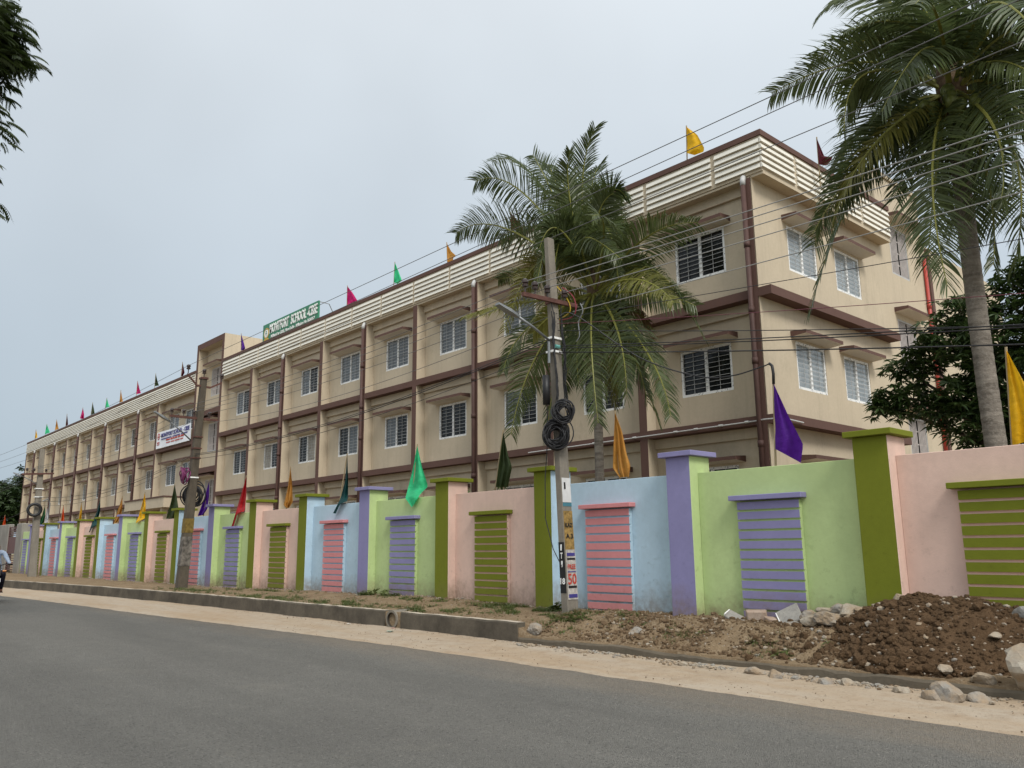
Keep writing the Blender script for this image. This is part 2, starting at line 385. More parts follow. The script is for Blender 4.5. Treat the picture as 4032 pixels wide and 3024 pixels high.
def trunkmat():
    t = NT('palm_trunk_bark'); p = t.pos((1.2, 1.2, 7)); n1 = t.noise(p, 2.2, 6, 0.7); p2 = t.pos(); n2 = t.noise(p2, 18, 5, 0.7)
    c = t.mix(t.rng(n1, 0.38, 0.62, 0, 1), (0.235, 0.205, 0.17), (0.115, 0.098, 0.08))
    c = t.mix(t.rng(n2, 0.5, 0.7, 0, 0.6), c, (0.29, 0.26, 0.22)); t.color(c).rough(0.9, 0.2); t.bump(n2, 0.8, 0.02); return t.m
M_trunk = trunkmat()
M_fibre = plain('palm_fibre', (0.11, 0.075, 0.045), 0.95, var=0.3, scale=25)
M_coco = plain('green_coconut', (0.115, 0.135, 0.03), 0.4, 0.4, 0.2)
def cloth(name, col):
    t = NT(name); p = t.pos(); n = t.noise(p, 9, 3)
    c = t.mix(t.rng(n, 0.3, 0.7, 0, 1), mul(col, 0.85), mul(col, 1.1)); t.color(c).rough(0.6, 0.25)
    b = t.noise(t.pos((9, 9, 22)), 1.0, 3, 0.6); d_, c_ = t.voro(t.pos((5, 5, 9)), 1.0, 'SMOOTH_F1'); t.bump(t.math('ADD', b, t.math('MULTIPLY', d_, 0.8)), 0.55, 0.03)
    tr = t.new('ShaderNodeBsdfTranslucent'); t.l.new(c, tr.inputs['Color'])
    ms = t.new('ShaderNodeMixShader'); ms.inputs[0].default_value = 0.42
    t.l.new(t.b.outputs[0], ms.inputs[1]); t.l.new(tr.outputs[0], ms.inputs[2]); t.l.new(ms.outputs[0], t.out.inputs['Surface']); return t.m

# ------------------------------------------------------------------ ground, road, kerbs
def sstep(a, b, x):
    t = min(1, max(0, (x-a)/(b-a))); return t*t*(3-2*t)
def kerbY(x): d = max(0.0, (-11.5-x)/22.5); return -1.70 - 1.2*d**1.7
def edgeY(x): return kerbY(x) - 1.44 - 0.5*sstep(-4, -17, x) if False else kerbY(x) - 1.44 - 0.5*sstep(0, 13, -4-x)
ZR = -0.34
m = MB(); m.add([(-900,-900,-0.42),(900,-900,-0.42),(900,900,-0.42),(-900,900,-0.42)], [(0,1,2,3)])
tag(m.build('ground', M_ground), kind='structure')
def xs_list(x0, x1, st, near=None):
    out = [x0]
    while out[-1] < x1: out.append(min(x1, out[-1] + st(out[-1])))
    return out
xs = xs_list(-120, 40, lambda x: 0.12 if -30 < x < 6 else 2.0)
m = MB(); vs = []; fs = []
for x in xs:
    e_ = edgeY(max(x, -60)) + 0.055*mnoise.noise(Vector((x*1.7, 3.1, 0))) + 0.03*mnoise.noise(Vector((x*7, 1.1, 0))) + 0.012*mnoise.noise(Vector((x*19, 6.1, 0)))
    for j, y in enumerate((-14.0, -9.0, -6.0, e_-0.5, e_-0.03, e_)):
        z = ZR + 0.008 + 0.03*sstep(-4.0, -8.5, y) if False else ZR + 0.010 + 0.035*sstep(4.0, 8.5, -y)
        if j == 5: z = ZR - 0.004
        vs.append((x, y, z))
n = 6
for i in range(len(xs)-1):
    for j in range(n-1): fs.append((i*n+j, (i+1)*n+j, (i+1)*n+j+1, i*n+j+1))
m.add(vs, fs); tag(m.build('road', M_asphalt, smooth=True), kind='structure')
m = MB(); vs = []; fs = []; xs = xs_list(-120, 40, lambda x: 0.08 if -12 < x < 5 else 0.6)
for x in xs:
    k_ = kerbY(max(x, -60)); e_ = edgeY(max(x, -60))
    for j in range(14):
        y = (e_-0.25) + (k_+0.06-(e_-0.25))*j/13
        z = ZR + 0.018*mnoise.noise(Vector((x*0.9, y*2.2, 5))) + 0.012*mnoise.noise(Vector((x*4, y*6, 2))) + (0.03*(j/13)**3)
        if j < 3: z -= 0.012*(3-j)
        vs.append((x, y, z))
n = 14
for i in range(len(xs)-1):
    for j in range(n-1): fs.append((i*n+j, (i+1)*n+j, (i+1)*n+j+1, i*n+j+1))
m.add(vs, fs); tag(m.build('shoulder', M_sand, smooth=True), kind='structure')
m = MB(); m.add([(-120,-14.0,-0.30),(40,-14.0,-0.30),(40,-40,-0.30),(-120,-40,-0.30)], [(0,3,2,1)])
tag(m.build('near_roadside', M_sand), kind='structure')

BZ = [.08,.06,.04,.10,.05,.06,0,-.03,0,-.03,-.05,-.02,-.03,-.06,-.06,-.06,-.06]
def baseZ(x):
    t = max(0.0, min(15.99, -x/3)); i = int(t); return BZ[i] + (BZ[i+1]-BZ[i])*(t-i) if x < 0 else 0.08
def vergeZ(x, y):
    k_ = kerbY(max(x, -60)); s_ = (y-k_)/(0.2-k_)
    rgt = sstep(-4.85, -4.3, x); kz = -0.045*(1-rgt) + -0.218*rgt
    h = kz + (baseZ(x)-kz)*sstep(0.0, 0.85-0.3*rgt, s_)
    amp = (0.02 + 0.065*rgt)*sstep(0.02, 0.2, s_)
    h += amp*mnoise.fractal(Vector((x*1.3, y*1.3, 7)), 0.8, 2.1, 4) + 0.35*amp*mnoise.noise(Vector((x*9, y*9, 3)))
    if x < -4.5: h = min(h, -0.045 + 0.12*sstep(0.15, 0.9, s_) + 0.09) if s_ > .12 else min(h, -0.04)
    return h
m = MB(); vs = []; fs = []; xs = xs_list(-62, 8, lambda x: 0.05 if -7 < x < 3.2 else (0.12 if x > -24 else 0.4)); n = 34
for x in xs:
    k_ = kerbY(max(x, -60)) + 0.03
    for j in range(n):
        y = k_ + (0.32-k_)*max(0, j-1)/(n-2); vs.append((x, y, vergeZ(x, y) if j else -0.6))
for i in range(len(xs)-1):
    for j in range(n-1): fs.append((i*n+j, (i+1)*n+j, (i+1)*n+j+1, i*n+j+1))
m.add(vs, fs); tag(m.build('verge', M_verge, smooth=True), kind='structure')
m = MB(); m.add([(-130,0.3,-0.04),(40,0.3,-0.04),(40,60,-0.04),(-130,60,-0.04)], [(0,1,2,3)])
tag(m.build('school_yard', M_yard), kind='structure')

def kerb_sweep(x0, x1, top, th, name, mat, wob=0.006):
    m = MB(); xs = xs_list(x0, x1, lambda x: 0.10 if x > -20 else 0.5); vs = []; fs = []
    for x in xs:
        k_ = kerbY(x); w = wob*mnoise.noise(Vector((x*2.3, 0.3, 0)))*2 + wob*mnoise.noise(Vector((x*11, 4, 0)))
        tz = top(x) + w; fy = 0.5*wob*mnoise.noise(Vector((x*3, 9, 0)))*2
        vs += [(x,k_+fy,-0.6),(x,k_+fy+.004,tz-0.025+w),(x,k_+fy+0.018,tz),(x,k_+th,tz-0.004),(x,k_+th,-0.6)]
    n = 5
    for i in range(len(xs)-1):
        for j in range(n-1): fs.append((i*n+j, (i+1)*n+j, (i+1)*n+j+1, i*n+j+1))
    fs.append((0,1,2,3,4)); L = (len(xs)-1)*n; fs.append((L+4,L+3,L+2,L+1,L))
    m.add(vs, fs); nf = len(m.f)
    for i in range(nf-2):
        if i % 4 == 2: m.m[i] = 1
    o = m.build(name, [mat, M_kerbtop if name == 'kerb' else mat]); tag(o, kind='structure'); return o
kerb_sweep(-62, -33.2, lambda x: -0.03, 0.17, 'kerb', M_kerb)
kerb_sweep(-33.17, -8.24, lambda x: -0.03, 0.17, 'kerb', M_kerb)
kerb_sweep(-7.72, -4.62, lambda x: -0.03, 0.17, 'kerb', M_kerb)
kerb_sweep(-4.60, 8, lambda x: -0.232 + 0.012*math.sin(x*1.7) + 0.05*sstep(-4.3, -4.62, x) if x < -9 else -0.232 + 0.012*math.sin(x*1.7), 0.13, 'low_kerb', M_lowkerb, 0.009)

# drain pipe poking out of the kerb
t_ = MB(); N = 20; R1, R2 = 0.165, 0.125; vs = []; fs = []
for (y, r_) in ((-1.715, R2), (-1.715, R1), (-1.05, R1), (-1.05, R2)):
    for j in range(N): vs.append((r_*math.cos(2*math.pi*j/N), y, r_*math.sin(2*math.pi*j/N)))
for a_ in range(4):
    for j in range(N): k2 = (j+1) % N; b_ = (a_+1) % 4; fs.append((a_*N+j, a_*N+k2, b_*N+k2, b_*N+j))
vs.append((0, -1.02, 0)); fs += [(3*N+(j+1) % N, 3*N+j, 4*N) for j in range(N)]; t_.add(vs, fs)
for i_ in range(3*N, len(t_.m)): t_.m[i_] = 1  # bore and end disc coloured dark to stand for the shade inside
o = t_.build('drain_pipe', [M_pole, plain('drain_bore_shade', (0.035, 0.03, 0.024), 0.8, var=0.3)], loc=(-7.99, 0, -0.175), smooth=False); o.rotation_euler = (0, 0, math.radians(4)); 
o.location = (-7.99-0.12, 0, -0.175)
tag(o, 'round hollow concrete drain pipe poking out through a gap in the tall kerb', 'pipe')

# ------------------------------------------------------------------ painted compound wall
wall = empty('compound_wall', (0, 0, 0), 'long boundary wall of pink, light green and light blue bays with olive and lavender piers', 'wall')
PW, PD, PH, WT = 0.454, 0.51, 2.43, 2.18
pier_col = {-2:'L', -1:'O', 0:'O', 1:'L', 15:'L'}
seq = ['O', 'L', 'O']        # pier i: i%3==1 lavender
PC = {'O': M_olive, 'L': M_lav}
def pcol(i): return PC['L'] if (i % 3 == 1 or i == 15) else PC['O']
def bcol(i): return [M_pink, M_green, M_blue][i % 3]
def scol(i): return [M_olive, M_lav, M_salmon][i % 3]
cap_me = {}
slat_me = {}
for i in range(-2, 16):
    x0 = -3.0*i
    m = MB(); m.box(x0, x0+PW, 0, PD, -0.3, PH, mi=1, front=0)
    p = m.build('pier', [pcol(i), bcol(i)], wall); bev(p, 0.008)
    c = MB(); c.box(x0-0.085, x0+PW+0.085, -0.085, PD+0.085, PH+0.001, PH+0.078)
    bev(c.build('cap', pcol(i), p), 0.006)
for i in range(-1, 17):
    xl = -3.0*i + (PW if i < 16 else 0.0); xr = -3.0*(i-1)
    m = MB(); m.box(xl, xr, 0.19, 0.36, -0.3, WT)
    bx0, bx1 = -3.0*i+1.165, -3.0*i+2.135
    m.box(bx0+.001, bx1-.001, 0.138, 0.19, -0.1, 1.692)
    p = m.build('wall_panel', bcol(i), wall)
    bev(p, 0.006)
    for k_ in range(13):
        zt = 1.69 - k_*0.1375
        key = i % 3
        if key not in slat_me:
            q = MB(); q.box(0, bx1-bx0, 0.108, 0.1395, -0.107, 0, mi=1, front=0); slat_me[key] = q.mesh('slat', [scol(i), bcol(i)])
        s_ = link('slat', slat_me[key], p, (bx0, 0, zt))
    l_ = MB(); l_.box(bx0-0.095, bx1+0.075, 0.030, 0.192, 1.715, 1.787)
    bev(l_.build('lintel', scol(i), p), 0.006)

# gate at the far end
g = MB(); g.box(-48.75, -47.4, 0.10, 0.75, -0.3, 2.66)
g2 = g.build('gate_post', M_grey); bev(g2, 0.03); tag(g2, 'bare grey cement gate post at the far end of the painted wall', 'post')
g = MB(); g.box(-62, -51.0, 0.12, 0.42, -0.3, 2.70)
g2 = g.build('cement_wall', M_grey); bev(g2, 0.03); tag(g2, 'unpainted grey cement wall beyond the brown gate', 'wall')
gt = empty('gate', (-49.9, 0.2, 0), 'brown metal gate with horizontal bars between grey cement posts', 'gate')
M_gate = plain('brown_gate_paint', (0.11, 0.045, 0.04), 0.5)
b = MB(); b.box(-1.05, 1.1, -0.02, 0.02, 1.0, 1.95); b.build('panel', M_gate, gt)
for i in range(6):
    b = MB(); b.box(-1.05, 1.1, -0.025, 0.025, 2.02+i*0.09, 2.07+i*0.09); b.build('bar', M_gate, gt)
for i in range(7):
    b = MB(); b.box(-1.05, 1.1, -0.025, 0.025, 0.1+i*0.125, 0.16+i*0.125); b.build('bar', M_gate, gt)
for x in (-1.08, 1.11):
    b = MB(); b.box(x-0.03, x+0.03, -0.03, 0.03, -0.05, 2.55); b.build('gate_frame', M_gate, gt)

# ------------------------------------------------------------------ school building
school = empty('school_building', (0, 0, 0), 'three storey beige school building with brown grid trim and white louvred parapet', 'building')
YF, YR_ = 6.0, 6.38
ZW = [(7.68, 8.86), (4.72, 5.90), (1.75, 2.93)]
LED = [(6.71, 6.92), (3.75, 3.95)]
def wall_sheet(u0, u1, v0, v1, holes, fn, depth=0.14):
    us = sorted({u0, u1} | {h[0] for h in holes} | {h[1] for h in holes}); vs_ = sorted({v0, v1} | {h[2] for h in holes} | {h[3] for h in holes})
    m = MB()
    for a in range(len(us)-1):
        for b in range(len(vs_)-1):
            cu, cv = (us[a]+us[a+1])/2, (vs_[b]+vs_[b+1])/2
            if any(h[0] < cu < h[1] and h[2] < cv < h[3] for h in holes): continue
            m.add([fn(us[a],vs_[b],0), fn(us[a+1],vs_[b],0), fn(us[a+1],vs_[b+1],0), fn(us[a],vs_[b+1],0)], [(0,1,2,3)])
    for h in holes:
        q = [(h[0],h[2]),(h[1],h[2]),(h[1],h[3]),(h[0],h[3])]
        for a in range(4):
            (ua, va), (ub, vb) = q[a], q[(a+1) % 4]
            m.add([fn(ua,va,0), fn(ua,va,depth), fn(ub,vb,depth), fn(ub,vb,0)], [(0,1,2,3)])
    return m
# window meshes (local: centre, facing -Y)
def window_meshes(w, h, lo, bars=8):
    f = MB(); t = 0.065; d0, d1 = 0.015, 0.09
    f.box(-w/2, w/2, d0, d1, -h/2, -h/2+t); f.box(-w/2, w/2, d0, d1, h/2-t, h/2)
    f.box(-w/2, -w/2+t, d0, d1, -h/2+t, h/2-t); f.box(w/2-t, w/2, d0, d1, -h/2+t, h/2-t)
    f.box(-0.045, 0.045, d0+0.012, d1, -h/2+t, h/2-t)
    fr = f.mesh('window', M_frame)
    ps = []
    for s_ in (-1, 1):
        a, b = (-w/2+t, -0.045) if s_ < 0 else (0.045, w/2-t)
        p = MB(); y = 0.06 if s_ < 0 else 0.048
        p.add([(a,y,-h/2+t),(b,y,-h/2+t),(b,y,h/2-t),(a,y,h/2-t)], [(0,1,2,3)])
        ps.append(p.mesh('pane', lo))
    gmb = MB()
    for i in range(bars):
        z = -h/2+t + (h-2*t)*(i+1)/(bars+1); gmb.box(-w/2+t, w/2-t, 0.002, 0.014, z-0.0045, z+0.0045)
    for x in (-w/4, w/4): gmb.box(x-0.0045, x+0.0045, 0.0155, 0.024, -h/2+t, h/2-t)
    return fr, ps, gmb.mesh('grille', M_bar)
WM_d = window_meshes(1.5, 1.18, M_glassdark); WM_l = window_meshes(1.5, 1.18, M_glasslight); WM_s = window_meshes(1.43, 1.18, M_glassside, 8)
M_curtain = plain('drawn_curtain', (0.33, 0.31, 0.27), 0.9, var=0.25, scale=6)
CURT = {}
def put_window(wm, loc, rz=0.0, vary=False):
    o = link('window', wm[0], school, loc, (0, 0, rz)); q = random.Random(int(loc[0]*91)+int(loc[2]*17))
    for i_, p in enumerate(wm[1]):
        if vary and q.random() < 0.3: p = (WM_d if wm is WM_l else WM_l)[1][i_]
        elif vary and q.random() < 0.15:
            if i_ not in CURT: CURT[i_] = p.copy(); CURT[i_].materials.clear(); CURT[i_].materials.append(M_curtain)
            p = CURT[i_]
        link('pane', p, o)
    link('grille', wm[2], o)
sm = MB()
# sunshade: slab with brown edge and pale underside
def shade_mesh(w, d=0.42):
    m = MB(); x0, x1 = -w/2, w/2
    m.hexa([(x0,-d,0.0),(x1,-d,0.0),(x1,0.0,-0.03),(x0,0.0,-0.03),(x0,-d,0.085),(x1,-d,0.085),(x1,0,0.115),(x0,0,0.115)], 0)
    m.m[0] = 1
    return m.mesh('sunshade', [M_brown, M_soffit])
SH = shade_mesh(1.9); SHs = shade_mesh(1.85, 0.40); SHt = shade_mesh(1.75, 0.40)
BAY = 3.388
main_p = [-4.835 - BAY*k_ for k_ in range(10)]
left_p = [-44.75 - 3.375*k_ for k_ in range(11)]
def wing(xR, xL, centers, name):
    holes = []
    for cx in centers:
        for z0, z1 in ZW: holes.append((cx-0.75, cx+0.75, z0, z1))
    m = wall_sheet(xL, xR, -0.1, 9.70, holes, lambda u, v, d: (u, YR_+d, v)); m.build('wall', M_beige, school)
    for cx in centers:
        for fl, (z0, z1) in enumerate(ZW):
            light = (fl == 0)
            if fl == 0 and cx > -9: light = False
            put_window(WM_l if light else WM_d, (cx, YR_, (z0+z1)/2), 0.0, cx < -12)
            link('sunshade', SH, school, (cx, YR_, z1+0.085))
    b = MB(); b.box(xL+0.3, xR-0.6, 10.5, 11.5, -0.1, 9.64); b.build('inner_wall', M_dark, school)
mc = [(main_p[k_]+main_p[k_+1])/2+0.03 for k_ in range(9)]
wing(-4.69, -35.43, mc, 'main')
lc = [-40.45, -42.95] + [(left_p[k_]+left_p[k_+1])/2+0.03 for k_ in range(10)]
wing(-39.07, -78.6, lc, 'left')
def pillar(cx, w=0.235, z1=9.66):
    m = MB(); m.box(cx-w/2, cx+w/2, YF+0.006, YR_-0.002, -0.1, z1)
    p = m.build('pillar', M_beige, school)
    s_ = MB(); s_.box(cx-w/2-0.003, cx+w/2+0.003, YF-0.003, YF+0.008, -0.1, z1-0.002); s_.build('brown_facing', M_brown, p)
for cx in main_p[:-1] + left_p: pillar(cx)
def beams(xs_, zs, y0=6.29):
    for a in range(len(xs_)-1):
        for z0, z1 in zs:
            m = MB(); m.box(xs_[a+1]+0.121, xs_[a]-0.121, y0, YR_-0.003, z0, z1); m.build('beam', M_beige, school)
beams(main_p[:-1] + [-35.3], [(9.42, 9.655), (6.45, 6.705), (3.50, 3.745)])
beams(left_p, [(9.42, 9.655), (6.45, 6.705), (3.50, 3.745)])
for (xR, xL) in ((-4.72, -35.43), (-39.07, -78.6)):
    for z0, z1 in LED:
        if xR < -30 and z0 < 4:
            m = MB(); m.box(xL, -45.7, YF, YR_-0.001, z0, z1); m.build('ledge', M_brown, school); continue
        m = MB(); m.box(xL, xR, YF, YR_-0.001, z0, z1); m.build('ledge', M_brown, school)
    # roof slab
    m = MB(); m.box(xL, xR, YF+0.03, 13.0, 9.655, 9.715); m.build('roof_slab', M_beige, school)
# parapets with louvre slats
def louvres(x0, x1, n, z0, z1, parent, key, frm):
    """n wedge slats between x0..x1 ; frm maps (u, out, z)"""
    p = (z1-z0)/n
    for k_ in range(n):
        zb = z0 + p*k_; zt = zb + p*0.77
        q = [(x0,0.055,zb),(x1,0.055,zb),(x1,-0.01,zb),(x0,-0.01,zb),(x0,0.012,zt),(x1,0.012,zt),(x1,-0.01,zt),(x0,-0.01,zt)]
        m = MB(); m.hexa([frm(*v) for v in q]); m.build('louvre_slat', M_white, parent)
m = MB(); m.box(-35.43, -4.37, YF+0.004, YF+0.16, 9.722, 10.615)
par = m.build('parapet', M_beige, school)
divs = [-5.70 - 2.13*k_ for k_ in range(14)]
ed = [-4.40] + divs + [-35.40]
for a in range(len(ed)-1):
    louvres(ed[a+1]+(0.06 if a < len(ed)-2 else 0), ed[a]-(0.06 if a else 0.0), 5, 9.80, 10.60, par, 'm', lambda u, o_, z: (u, YF+0.004-o_, z))
m = MB(); m.box(-35.43, -4.335, YF-0.035, YF+0.20, 10.618, 10.755); m.build('coping', M_brown, par)
m = MB(); m.box(-78.62, -39.07, YF+0.004, YF+0.16, 9.722, 10.615)
parl = m.build('parapet', M_beige, school)
ed = [-39.09 - 2.13*k_ for k_ in range(19)] + [-78.6]
for a in range(len(ed)-1):
    louvres(ed[a+1]+0.022, ed[a]-0.022, 7, 9.76, 10.60, parl, 'l', lambda u, o_, z: (u, YF+0.004-o_, z))
m = MB(); m.box(-78.66, -39.07, YF-0.035, YF+0.20, 10.618, 10.755); m.build('coping', M_brown, parl)
# right-hand side
XS, XO = -4.69, -4.37
sh = []
for (ya, yb) in ((7.50, 8.93), (9.93, 11.36)):
    for z0, z1 in ZW[:2]: sh.append((ya, yb, z0, z1))
gz = [(8.97, 10.50), (6.05, 7.57), (3.12, 4.68)]
for z0, z1 in gz: sh.append((13.58, 14.82, z0, z1))
m = wall_sheet(6.006, 16.0, -0.1, 9.70, [h for h in sh if h[2] < 8.9 or h[0] < 13], lambda u, v, d: (XS-d, u, v)) if False else None
# side wall in two sheets: under the parapet, and the taller stair block
m = wall_sheet(6.006, 12.86, -0.1, 9.70, [h for h in sh if h[0] < 13], lambda u, v, d: (XS-d, u, v)); m.build('wall', M_beige, school)
m = wall_sheet(12.86, 16.0, -0.1, 12.0, [h for h in sh if h[0] > 13], lambda u, v, d: (XS-d, u, v)); m.build('wall', M_beige, school)
m = MB(); m.add([(XS,12.86,9.7),(XS,12.86,12.0),(-9.5,12.86,12.0),(-9.5,12.86,9.7)], [(0,1,2,3)]); m.box(-9.5, XS+0.05, 12.81, 16.05, 12.001, 12.12); m.build('stair_block', M_beige, school)
for (ya, yb) in ((7.50, 8.93), (9.93, 11.36)):
    for z0, z1 in ZW[:2]:
        put_window(WM_s, (XS, (ya+yb)/2, (z0+z1)/2), math.pi/2)
        link('sunshade', SHs, school, (XS, (ya+yb)/2, z1+0.085), (0, 0, math.pi/2))
    link('sunshade', SHs, school, (XS, (ya+yb)/2, 2.93+0.085), (0, 0, math.pi/2))
def barred(w, h, n=13):
    f = MB(); t = 0.05
    f.box(-w/2, w/2, 0.01, 0.08, -h/2, -h/2+t); f.box(-w/2, w/2, 0.01, 0.08, h/2-t, h/2)
    f.box(-w/2, -w/2+t, 0.01, 0.08, -h/2+t, h/2-t); f.box(w/2-t, w/2, 0.01, 0.08, -h/2+t, h/2-t)
    fr = f.mesh('barred_window', M_bar)
    b = MB()
    for i in range(n):
        x = -w/2+t+(w-2*t)*(i+0.5)/n
        if abs(x) < 0.05: continue
        b.box(x-0.016, x+0.016, 0.02, 0.04, -h/2+t, h/2-t)
    for z in (-h/4, 0, h/4): b.box(-w/2+t, w/2-t, 0.043, 0.055, z-0.015, z+0.015)
    bk = MB(); bk.add([(-w/2,0.11,-h/2),(w/2,0.11,-h/2),(w/2,0.11,h/2),(-w/2,0.11,h/2)], [(0,1,2,3)])
    return fr, b.mesh('bars', M_pinkbar), bk.mesh('dark_opening', M_dark)
BW = barred(1.24, 1.52); BT = barred(1.5, 1.52, 15)
def put_barred(bw, loc, rz=0):
    o = link('barred_window', bw[0], school, loc, (0, 0, rz)); link('bars', bw[1], o); link('dark_opening', bw[2], o)
for z0, z1 in gz:
    put_barred(BW, (XS, 14.2, (z0+z1)/2), math.pi/2)
    link('sunshade', SHt, school, (XS, 14.3, z1+0.20), (0, 0, math.pi/2))
for z0, z1 in LED:
    m = MB(); m.box(XS, XO, YF-0.002, 12.85, z0, z1); m.build('ledge', M_brown, school)
    m = MB(); m.box(-4.722, XS-0.001, YF-0.0015, YR_+0.2, z0+0.001, z1-0.001); m.build('ledge', M_brown, school)
m = MB(); m.box(-4.73, XO, YF+0.03, 12.85, 9.653, 9.7195); m.build('roof_slab', M_beige, school)
m = MB(); m.box(XO-0.156, XO-0.004, YF+0.161, 12.85, 9.722, 10.615); pars = m.build('parapet', M_beige, school)
ed = [YF-0.03, 7.55, 9.35, 11.1, 12.84]
for a in range(4):
    louvres(ed[a]+(0.06 if a else 0.0), ed[a+1]-(0.06 if a < 3 else 0), 5, 9.80, 10.60, pars, 's', lambda u, o_, z: (XO-0.004+o_, u, z))
m = MB(); m.box(XO-0.20, XO+0.035, YF+0.2, 12.88, 10.6175, 10.7545); m.build('coping', M_brown, pars)
m = MB(); m.box(-12, -4.95, 16.0, 24.0, -0.1, 10.72); m.build('rear_block', M_beige, school)
m = MB(); m.box(-5.1, -4.86, 16.9, 17.1, -0.1, 10.6); m.build('pilaster', M_brown, school)
for z0, z1 in ((7.7, 8.9), (4.7, 5.9)):
    put_window(WM_s, (-4.95+0.0, 19.5, (z0+z1)/2), math.pi/2) if False else None
m = MB(); m.box(-35.4, -4.95, 13.0, 13.2, -0.1, 9.7); m.box(-78.6, -39.1, 12.9, 13.1, -0.1, 9.7); m.build('rear_wall', M_beige, school)
m = MB(); m.box(-78.6, -78.5, 6.39, 12.9, -0.1, 9.65); m.build('end_wall', M_beige, school)
# tower between the wings
TX0, TX1, TZ = -39.07, -35.43, 12.15
m = wall_sheet(TX0+0.24, TX1-0.24, -0.1, TZ-0.30, [(-38.1, -36.6, 9.20, 10.72), (-38.1, -36.6, 6.20, 7.72), (-38.1, -36.6, 3.2, 4.72)], lambda u, v, d: (u, 6.50+d, v)); m.build('wall', M_beige, school)
for z0 in (9.2, 6.2, 3.2):
    put_barred(BT, (-37.35, 6.50, z0+0.76)); link('sunshade', SH, school, (-37.45, 6.50, z0+1.52+0.16))
fr = MB()
for a, b in ((TX0, TX0+0.24), (TX1-0.24, TX1)): fr.box(a, b, YF+0.006, 8.6, -0.1, TZ)
fr.box(TX0+0.24, TX1-0.24, YF+0.006, 8.6, TZ-0.30, TZ-0.001)
fr.box(TX0+0.02, TX1-0.02, 8.2, 8.59, 9.0, TZ-0.31)
tw = fr.build('tower', M_beige, school)
fr = MB()
for a, b in ((TX0-0.002, TX0+0.242), (TX1-0.242, TX1+0.002)): fr.box(a, b, YF-0.004, YF+0.008, -0.1, TZ+0.003)
fr.box(TX0+0.242, TX1-0.242, YF-0.004, YF+0.008, TZ-0.302, TZ+0.003); fr.build('brown_facing', M_brown, tw)
for z0, z1 in ((8.06, 8.33), (5.02, 5.30)):
    m = MB(); m.box(TX0+0.241, TX1-0.241, YF, 6.499, z0, z1); m.build('ledge', M_brown, school)
# entrance canopy
m = MB(); m.box(-45.65, -39.3, 4.85, 6.37, 3.33, 3.86); cn = m.build('entrance_canopy', M_beige, school)
m = MB(); m.box(-45.69, -39.26, 4.81, 6.37, 3.861, 3.93); m.build('coping', M_brown, cn)
for x in (-45.2, -40.0):
    m = MB(); m.box(x-0.15, x+0.15, 5.0, 5.3, -0.1, 3.329); m.build('column', M_beige, cn)
# downpipes
def downpipe(x, y=5.93, z1=9.62, dx=0.0):
    m = MB(); m.tube([(x, y, -0.05), (x, y, z1-0.12)], 0.062, 10)
    for z in (1.2, 3.3, 5.2, 6.4, 8.0): m.tube([(x, y, z-0.07), (x, y, z+0.07)], 0.075, 10)
    p = m.build('downpipe', M_pipe, school, smooth=True)
    e_ = MB(); e_.tube([(x, y, z1-0.14), (x, y, z1-0.02), (x-0.01, y+0.05, z1+0.07), (x-0.02, y+0.14, z1+0.13)], 0.066, 10); e_.build('elbow', M_greypvc, p, smooth=True)
for k_ in (0, 3, 5, 7): downpipe(main_p[k_] + (0.0 if k_ else -0.03))
for k_ in (1, 3, 5, 7, 9): downpipe(left_p[k_])
rp = MB(); rp.tube([(-4.62, 15.92, 3.2), (-4.62, 15.92, 9.95)], 0.055, 10)
for z in (4.9, 6.6, 8.4): rp.tube([(-4.62, 15.92, z-0.1), (-4.62, 15.92, z+0.1)], 0.066, 10)
rp.build('red_pipe', M_redpipe, school, smooth=True)
# grey conduit along the lower ledge at the right end
cd = MB(); cd.tube([(-12.5, 5.965, 3.80), (-5.0, 5.965, 3.83)], 0.017, 6); cd.tube([(-5.0, 5.965, 3.83), (-4.72, 5.90, 3.83), (-4.30, 5.92, 3.82), (-4.33, 6.9, 3.8)], 0.017, 6)
for x in (-11.2, -9.9, -8.5, -7.2, -6.6, -5.9, -5.2): cd.tube([(x-0.05, 5.965, 3.805+0.004*(x+12.5)), (x+0.05, 5.965, 3.805+0.004*(x+12.5))], 0.03, 6)
cd.build('conduit', M_greypvc, school)

# ------------------------------------------------------------------ text helper
def text_mesh(s, size, mat, depth=0.004, bold=0.0, xscale=1.0):
    cu = bpy.data.curves.new('lettering', 'FONT'); cu.body = s; cu.size = size; cu.align_x = 'LEFT'; cu.align_y = 'BOTTOM_BASELINE'
    cu.extrude = depth; cu.offset = bold; cu.resolution_u = 2
    o = bpy.data.objects.new('t', cu); COL.objects.link(o)
    me = bpy.data.meshes.new_from_object(o); bpy.data.objects.remove(o); bpy.data.curves.remove(cu)
    me.materials.clear(); me.materials.append(mat)
    xs_ = [v.co.x for v in me.vertices]; w = (max(xs_)-min(xs_)) if xs_ else 1
    return me, w, (min(xs_) if xs_ else 0)
def put_text(s, x0, x1, z0, h, y, mat, parent, bold=0.0, name='lettering', depth=0.006):
    me, w, mn = text_mesh(s, h/0.72, mat, depth, bold)
    o = link(name, me, parent, None, (math.pi/2, 0, 0)); sx = (x1-x0)/w
    o.scale = (sx, 1, 1); o.location = (x0-mn*sx, y, z0); o['kind'] = 'stuff'; return o

